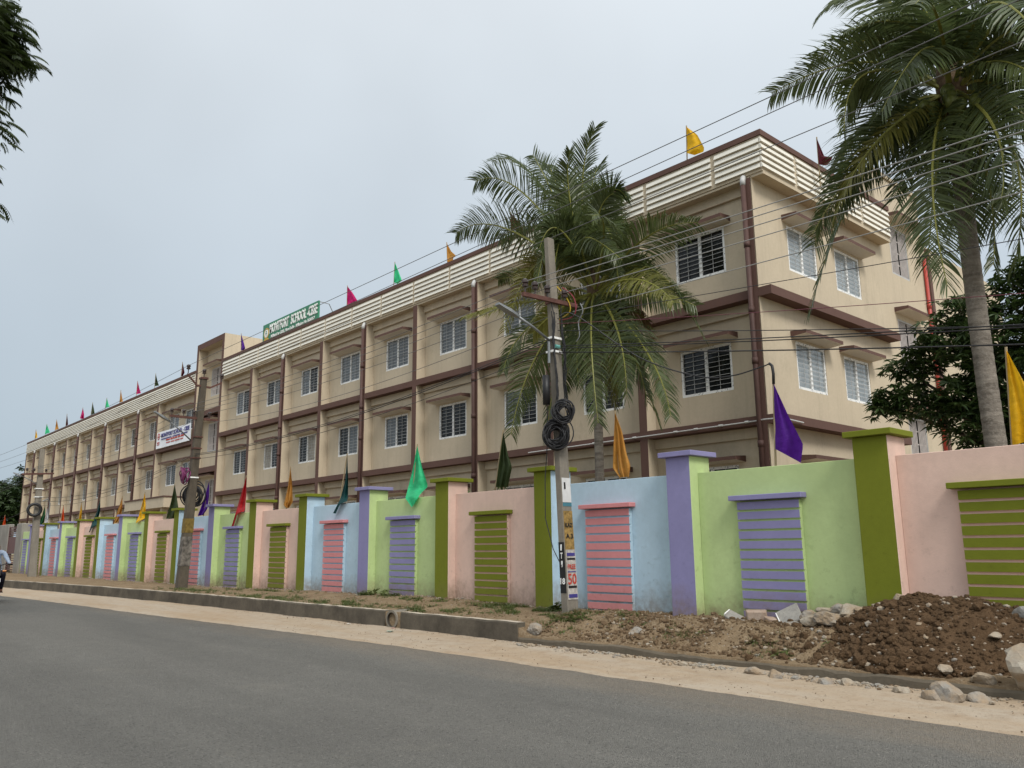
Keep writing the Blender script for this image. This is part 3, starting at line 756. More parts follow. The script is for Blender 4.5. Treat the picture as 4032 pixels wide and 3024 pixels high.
# roof sign board
SY = 6.42
sg = empty('roof_sign', (-29.08, SY, 10.7), 'green school name board with white raised letters standing on the roof edge', 'sign')
def loc_(m_): return m_
b = MB(); b.box(-2.74, 2.74, 0, 0.06, 0.10, 1.13); b.build('board', M_signgreen, sg)
put_text('MONTFORT  SCHOOL -CBSE', -1.98, 2.66, 0.58, 0.46, -0.014, M_letter, sg, 0.010, depth=0.012)
put_text('Affiliated to CBSE, New Delhi - Affiliation No 3630357', -1.85, 2.45, 0.34, 0.15, -0.010, M_letter, sg, 0.003)
em = MB(); rot = Matrix.Translation((-2.33, -0.002, 0.66)) @ Matrix.Rotation(math.pi/2, 4, 'X')
em.lathe([(0.27, -0.002), (0.27, 0.012)], 24, 0, rot); eo = em.build('emblem', M_gold, sg)
em = MB(); rot = Matrix.Translation((-2.33, -0.015, 0.66)) @ Matrix.Rotation(math.pi/2, 4, 'X')
em.lathe([(0.20, -0.002), (0.20, 0.004)], 24, 0, rot); em.build('emblem_disc', M_letter, eo)
em = MB(); em.box(-2.42, -2.24, -0.026, -0.020, 0.64, 0.67); em.box(-2.345, -2.315, -0.0265, -0.0205, 0.54, 0.78); em.box(-2.39, -2.27, -0.026, -0.02, 0.73, 0.755)
em.build('emblem_mark', M_signgreen, eo)
em = MB(); em.hexa([(-2.60,-0.016,0.30),(-2.05,-0.016,0.30),(-2.05,-0.004,0.30),(-2.60,-0.004,0.30),(-2.52,-0.016,0.40),(-2.13,-0.016,0.40),(-2.13,-0.004,0.40),(-2.52,-0.004,0.40)]); em.build('emblem_ribbon', M_gold, eo)
st = MB()
for x in (-2.6, 0, 2.68):
    st.tube([(x, 0.08, -0.9), (x, 0.08, 1.12)], 0.02, 6); st.tube([(x, 0.08, 1.10), (x, 0.55, 1.08), (x, 1.5, -0.6)], 0.018, 6)
st.build('frame', M_steel, sg)
# white banner on the left wing
bn = empty('banner', (-41.71, 5.945, 6.92), 'white printed school banner stretched across the wide left-wing bay below its upper windows', 'banner')
b = MB(); nx, nz = 24, 5; vs = []
for i in range(nx+1):
    for j in range(nz+1):
        x = -2.64+5.28*i/nx; z = 0.0+0.95*j/nz
        vs.append((x, 0.010*math.sin(x*3)*math.cos(z*3)-0.01, z))
b.add(vs, [(i*(nz+1)+j, (i+1)*(nz+1)+j, (i+1)*(nz+1)+j+1, i*(nz+1)+j+1) for i in range(nx) for j in range(nz)])
b.build('sheet', M_banner, bn)
put_text('MONTFORT SCHOOL - CBSE', -1.85, 2.45, 0.60, 0.235, -0.034, M_inkblue, bn, 0.006)
put_text('(A Unit of Montfort Schools)', -1.2, 2.1, 0.455, 0.10, -0.032, M_inkblack, bn, 0.003) if False else None
put_text('Affiliated to CBSE, New Delhi - Aff No 3630357', -1.05, 1.75, 0.335, 0.10, -0.030, M_inkred, bn, 0.003)
for (xa, xb) in ((-1.0, -0.35), (-0.25, 0.25), (0.35, 1.1), (1.2, 1.6)):
    q = MB(); q.box(xa, xb, -0.031, -0.028, 0.185, 0.245); q.build('red_print', M_inkred, bn)
for (xa, xb, za, zb) in ((-1.85, -0.2, 0.455, 0.52), (-0.05, 1.1, 0.455, 0.52), (1.25, 2.2, 0.455, 0.52)):
    q = MB(); q.box(xa, xb, -0.031, -0.028, za, zb); q.build('dark_print', M_inkblue, bn)
q = MB(); rr = Matrix.Translation((-2.3, -0.03, 0.70)) @ Matrix.Rotation(math.pi/2, 4, 'X'); q.lathe([(0.19, 0), (0.19, 0.004)], 20, 0, rr); lo = q.build('emblem', M_inkred, bn)
q = MB(); rr = Matrix.Translation((-2.3, -0.036, 0.68)) @ Matrix.Rotation(math.pi/2, 4, 'X'); q.lathe([(0.135, 0), (0.135, 0.003)], 20, 0, rr); q.build('emblem_disc', M_banner, lo)
q = MB(); q.hexa([(-2.43,-0.042,0.60),(-2.17,-0.042,0.60),(-2.17,-0.038,0.60),(-2.43,-0.038,0.60),(-2.32,-0.042,0.80),(-2.28,-0.042,0.80),(-2.28,-0.038,0.80),(-2.32,-0.038,0.80)]); q.build('emblem_mark', M_inkred, lo)
q = MB(); q.box(-2.5, -2.1, -0.031, -0.028, 0.30, 0.37); q.box(-2.5, -2.1, -0.031, -0.028, 0.20, 0.25); q.build('red_print', M_inkred, bn)
#PART2
# ------------------------------------------------------------------ electricity poles
def rect_pole(base, top, wx0, wy0, wx1, wy1, name_mat, parent):
    b, t = Vector(base), Vector(top); m = MB(); n = 9
    for k_ in range(n):
        f0, f1 = k_/n, (k_+1)/n
        def ring(f):
            c = b.lerp(t, f); wx = wx0+(wx1-wx0)*f; wy = wy0+(wy1-wy0)*f
            return [(c.x-wx/2,c.y-wy/2,c.z),(c.x+wx/2,c.y-wy/2,c.z),(c.x+wx/2,c.y+wy/2,c.z),(c.x-wx/2,c.y+wy/2,c.z)]
        r0, r1 = ring(f0), ring(f1)
        m.add(r0+r1, [(0,1,5,4),(1,2,6,5),(2,3,7,6),(3,0,4,7)] + ([(4,5,6,7)] if k_ == n-1 else []))
    return bev(m.build('shaft', name_mat, parent), 0.012)
def insulator(p, parent, s=1.0):
    m = MB(); T = Matrix.Translation(p)
    m.lathe([(0.012*s,-0.10*s),(0.012*s,0.0),(0.045*s,0.0),(0.05*s,0.03*s),(0.03*s,0.045*s),(0.05*s,0.06*s),(0.048*s,0.10*s),(0.02*s,0.12*s)], 10, 0, T)
    return m.build('insulator', M_porc, parent, smooth=False)
def bar3(m, a, b, w=0.05, h=0.06):
    a, b = Vector(a), Vector(b); d = (b-a); L = d.length; d.normalize()
    s_ = d.cross(Vector((0,0,1))).normalized()*w/2; u_ = Vector((0,0,h/2))
    m.hexa([a-s_-u_, a+s_-u_, b+s_-u_, b-s_-u_, a-s_+u_, a+s_+u_, b+s_+u_, b-s_+u_])
def lamp(parent, a, b, head=0.55):
    a, b = Vector(a), Vector(b); m = MB(); m.tube([a, a.lerp(b, 0.5)+Vector((0,0,0.02)), b], 0.022, 8); arm = m.build('lamp_arm', M_steel, parent, smooth=True)
    d = (b-a).normalized(); d2 = Vector((d.x, d.y, d.z*0.7)).normalized(); h = MB(); e_ = b + d2*head
    s_ = d2.cross(Vector((0,0,1))).normalized(); u_ = s_.cross(d2)
    r0 = [b - d2*0.06 + s_*x*0.03 + u_*z*0.02 for x, z in ((-1,-1),(1,-1),(1,1),(-1,1))]
    r1 = [b + d2*head*0.35 + s_*x*0.075 + u_*z*0.032 for x, z in ((-1,-1),(1,-1),(0.7,1),(-0.7,1))]
    r2 = [e_ + s_*x*0.06 + u_*z*0.02 for x, z in ((-1,-1),(1,-1),(0.7,1),(-0.7,1))]
    h.add(r0+r1+r2, [(0,1,5,4),(1,2,6,5),(2,3,7,6),(3,0,4,7),(4,5,9,8),(5,6,10,9),(6,7,11,10),(7,4,8,11),(3,2,1,0),(8,9,10,11)])
    h.build('lamp_head', M_steel, arm)
# --- near pole
PA0, PA1 = Vector((-4.53, -0.62, -0.15)), Vector((-4.86, -0.62, 6.46))
def axA(z): return PA0.lerp(PA1, (z+0.15)/6.61)
poleA = empty('electricity_pole', tuple(PA0), 'tall pale concrete electricity pole with posters and cable coils, nearest of the poles', 'pole', 'roadside electricity poles')
def under(p): # make parts relative to the pole's base empty
    return p
def reparent_local(root):
    for c in root.children: c.location = Vector(c.location) - root.location
shA = rect_pole(PA0, PA1, 0.155, 0.25, 0.11, 0.155, M_pole, poleA)
m = MB(); bar3(m, (axA(5.27).x+0.10, -1.42, 5.235), (axA(5.27).x+0.10, -0.12, 5.275), 0.055, 0.07); caA = m.build('crossarm', M_rust, poleA)
INS_A = []
for y in (-1.36, -1.13, -0.84, -0.42):
    p = Vector((axA(5.3).x+0.10, y, 5.375)); insulator(p, caA, 1.15); INS_A.append(p+Vector((0,0,0.09)))
m = MB(); zc = 5.26; c = axA(zc)
m.box(c.x-0.075, c.x+0.075, c.y-0.105, c.y+0.105, zc-0.03, zc+0.03); m.build('clamp', M_rust, poleA)
lamp(poleA, (axA(4.5).x+0.02, -0.76, 4.54), (-4.76, -1.52, 4.86), 0.42)
m = MB(); m.tube([(axA(4.2).x, -0.78, 4.15), (axA(4.55).x+0.01, -0.77, 4.58)], 0.024, 8); m.build('bracket_tube', M_steel, poleA)
for zc in (4.60, 4.36):
    c = axA(zc); m = MB(); m.box(c.x-0.09, c.x+0.09, c.y-0.14, c.y+0.12, zc-0.018, zc+0.018); m.build('clamp', M_letter, poleA)
m = MB(); c = axA(4.45); m.tube([(c.x+0.10, c.y-0.10, 4.44), (c.x+0.10, c.y+0.0, 4.44)], 0.035, 8); m.build('shackle', plain('teal_plastic', (0.12, 0.33, 0.30), 0.4), poleA)
m = MB(); c = axA(3.65); m.tube([(c.x-0.02, -0.87, 3.42), (c.x-0.02, -0.87, 3.92)], 0.062, 10); m.build('joint_box', M_black, poleA, smooth=True)
# cable tangle against the shaft
m = MB()
for i in range(9):
    pts = []; a0 = random.uniform(0, 6); z0 = random.uniform(2.9, 3.6)
    for k_ in range(40):
        z = z0 + k_*random.uniform(0.035, 0.055); c = axA(z)
        side = 1 if i % 2 else -1
        pts.append((c.x + 0.095 + 0.02*math.sin(z*5+a0), c.y + side*0.11 + 0.03*math.sin(z*7+a0*2), z))
        if z > 5.0: break
    m.tube(pts, 0.009, 5)
m.build('cable_run', M_cable, poleA)
m = MB(); m.tube([(axA(3.6).x-0.02, -0.87, 3.45), (axA(3).x-0.10, -0.80, 2.95), (axA(2.4).x-0.22, -0.80, 2.2), (axA(1.8).x-0.26, -0.80, 1.55), (axA(1.4).x-0.13, -0.78, 1.05), (axA(1).x+0.01, -0.755, 0.78)], 0.008, 5); m.build('loose_cable', M_cable, poleA)
# coloured jumper loops
def loop(m, pts, r=0.008):
    P = [Vector(p) for p in pts]; out = []
    for i in range(len(P)-1):
        p0, p1, p2, p3 = P[max(i-1,0)], P[i], P[i+1], P[min(i+2, len(P)-1)]
        for t in np.linspace(0, 1, 7)[:-1]:
            t = float(t); out.append(0.5*((2*p1)+(p2-p0)*t+(2*p0-5*p1+4*p2-p3)*t*t+(3*p1-p0-3*p2+p3)*t**3))
    out.append(P[-1]); m.tube(out, r, 5)
for nm, col, px in (('yellow_jumper', (0.45, 0.31, 0.02), [(2185,1120),(2225,1165),(2245,1205),(2238,1235),(2195,1262)]), ('red_jumper', (0.22, 0.03, 0.045), [(2215,1133),(2255,1165),(2268,1215),(2250,1250),(2190,1262),(2178,1250)]), ('grey_jumper', (0.2, 0.21, 0.22), [(2285,1195),(2295,1225),(2278,1270),(2282,1320),(2270,1345)])):
    m = MB(); loop(m, [onY(a, b, -0.35 if nm[0] != 'g' else -0.2) for a, b in px], 0.010); m.build(nm, plain(nm+'_pvc', col, 0.45), poleA)
# posters and painted bands on the +X and -Y faces
def patch(zlo, zhi, face, mat, name, parent, grow=0.0, inset=0.01, lift=0.004):
    m = MB(); v = []
    for z in (zlo, zhi):
        f = (z+0.15)/6.61; c = axA(z); wx = 0.155+(0.11-0.155)*f; wy = 0.25+(0.155-0.25)*f
        if face == 'R': v += [(c.x+wx/2+lift, c.y-wy/2+inset, z), (c.x+wx/2+lift, c.y+wy/2-inset, z)]
        else: v += [(c.x-wx/2+inset, c.y-wy/2-lift, z), (c.x+wx/2-inset, c.y-wy/2-lift, z)]
    n_ = Vector((0.003, 0, 0)) if face == 'R' else Vector((0, -0.003, 0))
    vv = [Vector(q) for q in v]; a, b, c_, d = vv[0], vv[1], vv[3], vv[2]
    m.hexa([a-n_, b-n_, c_-n_, d-n_, a, b, c_, d]); return m.build(name, mat, parent)
def ptext(s, z0, h, face, mat, parent, bold=0.002, off=0.0, wfrac=0.7, lift=0.010):
    me, w, mn = text_mesh(s, h/0.72, mat, 0.0015, bold)
    f = (z0+0.15)/6.61; c = axA(z0+h/2); wx = 0.155+(0.11-0.155)*f; wy = 0.25+(0.155-0.25)*f
    W_ = (wy if face == 'R' else wx)*wfrac; sx = min(1.6, W_/w)
    o = link('lettering', me, parent)
    if face == 'R':
        o.rotation_euler = (Matrix.Rotation(-0.0535, 4, 'Y') @ Matrix.Rotation(math.pi/2, 4, 'Z') @ Matrix.Rotation(math.pi/2, 4, 'X')).to_euler(); c = axA(z0); o.location = (c.x+wx/2+lift, c.y-w*sx/2-mn*sx+off, z0)
    else:
        o.rotation_euler = (math.pi/2, 0, 0); o.location = (c.x-w*sx/2-mn*sx+off, c.y-wy/2-0.010, z0)
    o.scale = (sx, 1, 1); o['kind'] = 'stuff'; return o
p1_ = patch(1.80, 2.20, 'R', plain('notice_paper', (0.55, 0.55, 0.54), 0.8), 'notice', poleA); ptext('1', 2.02, 0.11, 'R', M_inkblack, p1_, 0.003, -0.04, 0.2)
q = patch(1.735, 1.795, 'R', plain('teal_print', (0.05, 0.16, 0.20), 0.7), 'print_strip', p1_)
q = patch(1.02, 1.66, 'R', M_yellowp, 'painted_band', poleA); ptext('KAZ', 1.40, 0.065, 'R', M_inkblack, q, 0.003); ptext('A 3', 1.22, 0.075, 'R', M_inkblack, q, 0.003)
for zz, hh in ((1.56, 0.05), (1.49, 0.04), (1.325, 0.04)): ptext('III I', zz, hh, 'R', M_inkblack, q, 0.003) if False else None
q = patch(0.16+0.10, 1.10-0.06, 'R', M_paper, 'poster', poleA, lift=0.010)
ptext('FREE', 0.735, 0.075, 'R', M_inkred, q, 0.002, 0, 0.75, 0.016); ptext('50', 0.50, 0.17, 'R', M_inkred, q, 0.004, 0, 0.8, 0.016)
for za, zb, mm in ((0.94, 0.99, M_inkblue), (0.88, 0.91, M_inkblack), (0.685, 0.70, M_inkblue), (0.44, 0.475, M_inkblack), (0.29, 0.345, M_inkblue)):
    f_ = patch(za, zb, 'R', mm, 'print_strip', q, inset=0.025, lift=0.016)
q = patch(0.36, 1.16, 'F', M_inkblack, 'painted_panel', poleA)
for s_, zz in (('I', 1.03), ('T', 0.90), ('I', 0.77), ('18', 0.50)): ptext(s_, zz, 0.095, 'F', M_letter, q, 0.003, 0, 0.35 if len(s_) < 2 else 0.7)
reparent_local(poleA)
# cable coils hanging on the pole
def coil(name, c, r, n, tilt, label, seed, thick=0.009, mat=None):
    random.seed(seed); m = MB(); c = Vector(c)
    for i in range(n):
        rr = r*random.choice((random.uniform(0.6, 1.1), random.uniform(0.8, 1.1), random.uniform(0.5, 1.65) if i % 6 == 0 else random.uniform(.7, 1.1))); ph = random.uniform(0, 6.28); off = Vector((random.uniform(-.07,.07), random.uniform(-.06,.06), random.uniform(-.08,.07)))*(r/0.2)
        ax = Matrix.Rotation(tilt+random.uniform(-.35,.35), 4, 'Z') @ Matrix.Rotation(random.uniform(-.25,.25), 4, 'X')
        pts = [c+off+(ax @ Vector((rr*math.cos(t+ph), 0.03*math.sin(2*t+ph), rr*1.08*math.sin(t+ph)))) for t in np.linspace(0, 2*math.pi, 23)]
        m.tube(pts, thick, 5, caps=False)
    return tag(m.build(name, mat or M_cable, smooth=True), label, 'cable')
coil('cable_coil', (-4.46, -0.78, 3.28), 0.15, 24, math.radians(45), 'upper tangled coil of black cable hanging on the pale pole', 3)
coil('cable_coil', (-4.60, -0.80, 2.90), 0.185, 38, math.radians(40), 'lower, thicker coil of black cable hanging on the pale pole', 5, 0.011)
# --- leaning pole
PB0, PB1 = Vector((-20.97, -0.72, -0.2)), Vector((-20.26, -0.72, 6.40))
def axB(z): return PB0.lerp(PB1, (z+0.2)/6.6)
poleB = empty('electricity_pole', tuple(PB0), 'dark weathered concrete electricity pole leaning right with V-shaped arm on top', 'pole', 'roadside electricity poles')
rect_pole(PB0, PB1, 0.27, 0.30, 0.17, 0.17, M_poleold, poleB)
m = MB(); c = axB(6.38); m.box(c.x-0.11, c.x+0.11, c.y-0.11, c.y+0.11, 6.36, 6.42); m.build('cap', M_rust, poleB)
m = MB(); bar3(m, (-20.25, -1.24, 6.46), (-20.25, -0.92, 6.14), 0.05, 0.06); bar3(m, (-20.25, -0.92, 6.14), (-20.25, -0.50, 6.12), 0.05, 0.06); bar3(m, (-20.25, -0.50, 6.12), (-20.25, -0.14, 6.32), 0.05, 0.06); vB = m.build('v_arm', M_rust, poleB)
INS_HT = []
for (y, z) in ((-1.22, 6.62), (-0.72, 6.54), (-0.15, 6.46)):
    p = Vector((-20.25, y, z)); insulator(p, vB, 1.25); INS_HT.append(p+Vector((0,0,0.12)))
m = MB(); bar3(m, (-20.38, -1.64, 5.13), (-20.38, -0.15, 5.12), 0.06, 0.07); cB = m.build('crossarm', M_rust, poleB)
INS_B = []
for y in (-1.58, -1.22, -0.90, -0.42):
    p = Vector((-20.38, y, 5.24)); insulator(p, cB, 1.1); INS_B.append(p+Vector((0,0,0.1)))
lamp(poleB, (-20.6, -0.86, 4.45), (-20.52, -1.62, 5.0), 0.5)
for z in (4.55, 4.2, 3.9, 3.3):
    c = axB(z); m = MB(); m.box(c.x-0.125, c.x+0.125, c.y-0.13, c.y+0.13, z-0.02, z+0.02); m.build('clamp', M_rust if z > 3.5 else M_letter, poleB)
m = MB(); c = axB(2.1)
def bandB(z0, z1, mat, name):
    m = MB()
    for_ = []
    a, b = axB(z0), axB(z1); f0, f1 = (z0+.2)/6.6, (z1+.2)/6.6
    w0, w1 = 0.27-0.10*f0+0.012, 0.27-0.10*f1+0.012; d0, d1 = 0.30-0.13*f0+0.012, 0.30-0.13*f1+0.012
    m.hexa([(a.x-w0/2,a.y-d0/2,z0),(a.x+w0/2,a.y-d0/2,z0),(a.x+w0/2,a.y+d0/2,z0),(a.x-w0/2,a.y+d0/2,z0),(b.x-w1/2,b.y-d1/2,z1),(b.x+w1/2,b.y-d1/2,z1),(b.x+w1/2,b.y+d1/2,z1),(b.x-w1/2,b.y+d1/2,z1)])
    m.build(name, mat, poleB)
bandB(1.62, 2.05, plain('faded_yellow_paint', (0.17, 0.115, 0.03), 0.8, var=0.4, scale=12), 'painted_band'); bandB(0.62, 1.5, plain('torn_poster', (0.13, 0.115, 0.10), 0.85, var=0.7, scale=9), 'poster_remains')
reparent_local(poleB)
coil('cable_coil', (-20.72, -0.95, 3.38), 0.19, 12, math.radians(-8), 'small purple cable coil on the dark leaning pole', 8, 0.02, plain('purple_pvc', (0.16, 0.03, 0.10), 0.5))
coil('cable_coil', (-20.75, -0.62, 2.80), 0.30, 12, math.radians(50), 'black cable coil wrapped round the dark leaning pole', 9, 0.02)
# --- far pole
PC0, PC1 = Vector((-39.75, -0.80, -0.2)), Vector((-40.30, -0.80, 6.05))
def axC(z): return PC0.lerp(PC1, (z+0.2)/6.25)
poleC = empty('electricity_pole', tuple(PC0), 'farthest concrete electricity pole with one crossarm near the end of the wall', 'pole', 'roadside electricity poles')
rect_pole(PC0, PC1, 0.30, 0.34, 0.18, 0.20, M_pole, poleC)
m = MB(); bar3(m, (-40.0, -1.63, 4.76), (-40.0, -0.25, 4.86), 0.07, 0.08); cC = m.build('crossarm', M_rust, poleC)
INS_C = []
for y in (-1.42, -1.12, -0.60, -0.33):
    p = Vector((-40.0, y, 4.93)); insulator(p, cC, 1.2); INS_C.append(p+Vector((0,0,0.1)))
lamp(poleC, (-40.1, -0.95, 4.33), (-40.1, -1.55, 4.66), 0.45)
for z in (4.1, 3.7):
    c = axC(z); m = MB(); m.box(c.x-0.16, c.x+0.16, c.y-0.17, c.y+0.17, z-0.02, z+0.02); m.build('clamp', M_letter, poleC)
m = MB(); m.tube([(-40.0, -0.62, 3.5), (-39.95, -0.40, 3.62), (-39.95, -0.3, 3.4), (-39.95, -0.32, 2.6)], 0.03, 6); m.build('conduit', M_steel, poleC)
reparent_local(poleC)
t_ = MB(); rr = 0.27; vs = []; NN, KK = 28, 8
for i in range(NN):
    for j in range(KK):
        a, b = 2*math.pi*i/NN, 2*math.pi*j/KK; r_ = rr+0.07*math.cos(b)
        vs.append((0.07*math.sin(b), r_*math.cos(a), r_*math.sin(a)))
t_.add(vs, [(i*KK+j, ((i+1) % NN)*KK+j, ((i+1) % NN)*KK+(j+1) % KK, i*KK+(j+1) % KK) for i in range(NN) for j in range(KK)])
o = t_.build('rubber_tyre', M_black, smooth=True, loc=(-39.76, -0.98, 3.07)); o.rotation_euler = (0, 0, math.radians(-12)); tag(o, 'black round tyre-like ring hung on the farthest pole', 'tyre')

# ------------------------------------------------------------------ wires
def wire(a, b, sag, r, mat, label, group, n=24, name='overhead_wire'):
    a, b = Vector(a), Vector(b); m = MB(); pts = []
    for i in range(n+1):
        t = i/n; p = a.lerp(b, t); p.z -= sag*4*t*(1-t); pts.append(p)
    m.tube(pts, r*0.75, 4, caps=False); return tag(m.build(name, mat), label, 'wire', group)
g_ht, g_lt, g_cm = 'high tension wires', 'bare supply wires', 'black communication cables'
HTR = [onY(2992, 400, -0.7), onY(3131.5, 400, -0.7), onY(3435, 410, -0.7)]
for i, q in enumerate(HTR):
    a = INS_HT[i]; y = a.y
    px = [(2992, 400), (3131.5, 400), (3435, 410)][i]; q = onY(px[0], px[1], y)
    s_ = (q.z-a.z)/(q.x-a.x); e_ = Vector((26.0, y, a.z + s_*(26.0-a.x)))
    wire(a, e_, 0.0, 0.010, M_wiredark, ['uppermost','middle','lowest'][i]+' of three high wires rising from the leaning pole past the roof', g_ht, 6)
    wire(a, (-62, y+0.2*(i-1), a.z-0.1), 0.35, 0.010, M_wiredark, ['uppermost','middle','lowest'][i]+' high wire running left from the top of the leaning pole', g_ht)
ORD = ['topmost', 'second highest', 'third highest', 'fourth highest']
for i in range(4):
    a = INS_A[i]; 
    wire(a, (24, a.y, a.z+0.05), 0.28, 0.010, M_wire, ORD[i]+' of five pale wires going right from the near crossarm', g_lt)
    wire(a, INS_B[i], 0.22, 0.008, M_wiredark, ORD[i]+' of the bare wires strung between near pole and leaning pole', g_lt)
    wire(INS_B[i], INS_C[i], 0.30, 0.009, M_wiredark, ORD[i]+' of four bare wires between leaning pole and farthest pole', g_lt)
    wire(INS_C[i], (-75, INS_C[i].y, 4.7), 0.3, 0.010, M_wiredark, ORD[i]+' of four bare wires leaving the farthest pole to the left', g_lt)
a5 = Vector((axA(5.1).x+0.08, -0.2, 5.16)); wire(a5, (24, -0.15, 5.2), 0.25, 0.010, M_wire, 'lowest of five pale wires going right from the near crossarm', g_lt)
wire(axA(5.05)+Vector((0.1,0,0)), INS_B[3]+Vector((0,0,-0.3)), 0.35, 0.008, M_wiredark, 'lowest of the bare wires strung between near pole and leaning pole', g_lt)
for (za, px, py, r, mat, lab) in ((4.86, 3700, 1179.6, 0.006, plain('red_wire', (0.13, 0.035, 0.05), 0.5), 'thin dull red cable from the near pole going right'),
        (4.95, 3100, 1103, 0.007, M_cable, 'uppermost thin black cable from the near pole going right'),
        (4.74, 3700, 1290, 0.008, M_cable, 'first of four black cables sagging right from the near pole'), (4.46, 3700, 1296, 0.010, M_cable, 'second of four black cables sagging right from the near pole'),
        (4.42, 3700, 1307, 0.010, M_cable, 'third of four black cables sagging right from the near pole'), (4.35, 3700, 1365, 0.012, M_cable, 'lowest thick of four black cables sagging right from the near pole')):
    a = axA(za) + Vector((0.09, 0, 0)); q = onY(px, py, -0.62); s_ = (q.z-a.z)/(q.x-a.x)
    b = Vector((22, -0.62, a.z + s_*(22-a.x)*0.75)); sg_ = 0.0
    # sag chosen so that the cable passes through the measured point
    t = (q.x-a.x)/(b.x-a.x); sg_ = max(0.0, ((a.z+(b.z-a.z)*t)-q.z)/(4*t*(1-t)))
    wire(a, b, sg_, r, mat, lab, g_cm)
for k_, (za, zb, r) in enumerate(((4.62, 4.02, 0.010), (4.58, 3.98, 0.012), (4.40, 3.86, 0.008))):
    wire(axA(za)+Vector((-0.09,-0.05,0)), axB(zb)+Vector((0.12,-0.05,0)), 0.30, r, M_cable, ['uppermost','middle','lowest'][k_]+' black cable sagging between the near pole and the leaning pole', g_cm)
    wire(axB(zb)+Vector((-0.12,-0.05,0)), axC(3.7-0.2*k_)+Vector((0.12,0,0)), 0.45, r, M_cable, ['uppermost','middle','lowest'][k_]+' black cable sagging between the leaning pole and the farthest pole', g_cm)
wire(axC(3.3)+Vector((-0.12,0,0)), (-70, 0.5, 2.9), 0.3, 0.012, M_cable, 'black cable leaving the farthest pole to the left', g_cm)
# service drop to the mast at the building corner
sp = [onY(2100+395/2.38, 1050+455/2.38, -0.35), onY(2513, 1405, 0.2), onY(2740, 1480, 0.5), onY(2875, 1481, 0.55), onY(3000, 1444, 0.58), onY(3030, 1431, 0.60)]
m = MB(); loop(m, [axA(5.0)+Vector((0.1,0.05,0))] + sp, 0.011); tag(m.build('service_cable', M_cable), 'sagging black service cable from near pole to the bent mast by the building corner', 'cable', g_cm)

# ------------------------------------------------------------------ flags
CLO = {}
def fcol(name, c):
    if name not in CLO: CLO[name] = cloth('cloth_'+name, c)
    return CLO[name]
FC = {'purple': (0.085, 0.012, 0.26), 'yellow': (0.72, 0.42, 0.012), 'ochre': (0.55, 0.27, 0.055), 'olive': (0.035, 0.055, 0.018), 'mint': (0.05, 0.58, 0.26), 'teal': (0.004, 0.055, 0.055),
      'red': (0.42, 0.010, 0.014), 'orange': (0.75, 0.10, 0.01), 'white': (0.72, 0.72, 0.74), 'green': (0.008, 0.10, 0.025), 'magenta': (0.50, 0.006, 0.13), 'maroon': (0.10, 0.012, 0.022)}
def flag(col, outline, Y, label, group, tail_front=False, polez=None, folds=3.0, amp=0.05, seed=0, pole_at=None):
    """outline: top pixel, list of left-edge pixels (down), list of right-edge pixels (down); closes along the bottom"""
    tip, L, R = outline
    Lp = [tip]+L; Rp = [tip]+R
    def along(P, t):
        d = [0]
        for a, b in zip(P[:-1], P[1:]): d.append(d[-1]+math.hypot(b[0]-a[0], b[1]-a[1]))
        s_ = t*d[-1]
        for i in range(len(P)-1):
            if s_ <= d[i+1]+1e-9:
                f = (s_-d[i])/max(1e-6, d[i+1]-d[i]); return (P[i][0]+(P[i+1][0]-P[i][0])*f, P[i][1]+(P[i+1][1]-P[i][1])*f)
        return P[-1]
    nu, nv = 12, 18; vs = []
    base = onY(tip[0], tip[1], Y)
    for j in range(nv+1):
        t = j/nv; l, r_ = along(Lp, t), along(Rp, t)
        for i in range(nu+1):
            s_ = i/nu; px = l[0]+(r_[0]-l[0])*s_; py = l[1]+(r_[1]-l[1])*s_
            y = Y - 0.04 + amp*math.sqrt(t)*math.sin(s_*folds*math.pi+seed+t*1.3) + 0.35*amp*math.sin(t*9+seed*2+s_*4)
            p = onY(px, py, y)
            if tail_front and p.z < 2.42:
                f = sstep(0, 1, (2.42-p.z)/0.2); y = y*(1-f) + (0.10+0.02*math.sin(s_*6))*f; p = onY(px, py, y)
            vs.append(p)
    c = Vector((base.x, Y, base.z)); root = empty('flag', (base.x, Y, polez if polez is not None else base.z-1.0), label, 'flag', group)
    o0 = Vector(root.location)
    m = MB(); m.add([v-o0 for v in vs], [(j*(nu+1)+i, j*(nu+1)+i+1, (j+1)*(nu+1)+i+1, (j+1)*(nu+1)+i) for j in range(nv) for i in range(nu)])
    m.build('cloth', fcol(col, FC[col]), root, smooth=True)
    lastL = onY(L[-1][0], L[-1][1], Y)
    b = MB(); pz = o0.z; f = (base.z-pz); dirx = (lastL.x-base.x)/max(0.2, base.z-lastL.z) if pole_at is None else pole_at
    top = Vector((base.x, Y, base.z+0.03)); bot = Vector((base.x+max(-0.25, min(0.25, dirx))*(base.z-pz), Y, pz))
    b.tube([bot-o0, top-o0], 0.016, 6); b.build('stick', M_bamboo, root)
    return root
gw, gr_ = 'pennants along the wall', 'pennants along the roof'
YW = 0.55
flag('purple', ((3046,1510), [(3050,1640),(3053,1768)], [(3102,1632),(3140,1705),(3163,1752),(3153,1822)]), 0.62, 'large purple pennant on the bent mast right of the building corner', gw, polez=0.0, seed=1, amp=0.035)
flag('yellow', ((3962,1376), [(3975,1600),(3987,1755)], [(4032,1505),(4085,1630),(4100,1720)]), YW, 'yellow pennant above the rightmost pink bay by the palm trunk', gw, polez=0.0, seed=2)
flag('ochre', ((2421.5,1623.6), [(2416,1740),(2413,1843),(2440,1880)], [(2450,1700),(2468,1790),(2482,1831),(2477,1877)]), YW, 'ochre folded pennant above the light blue bay beside the pale pole', gw, polez=0.0, seed=3, folds=5)
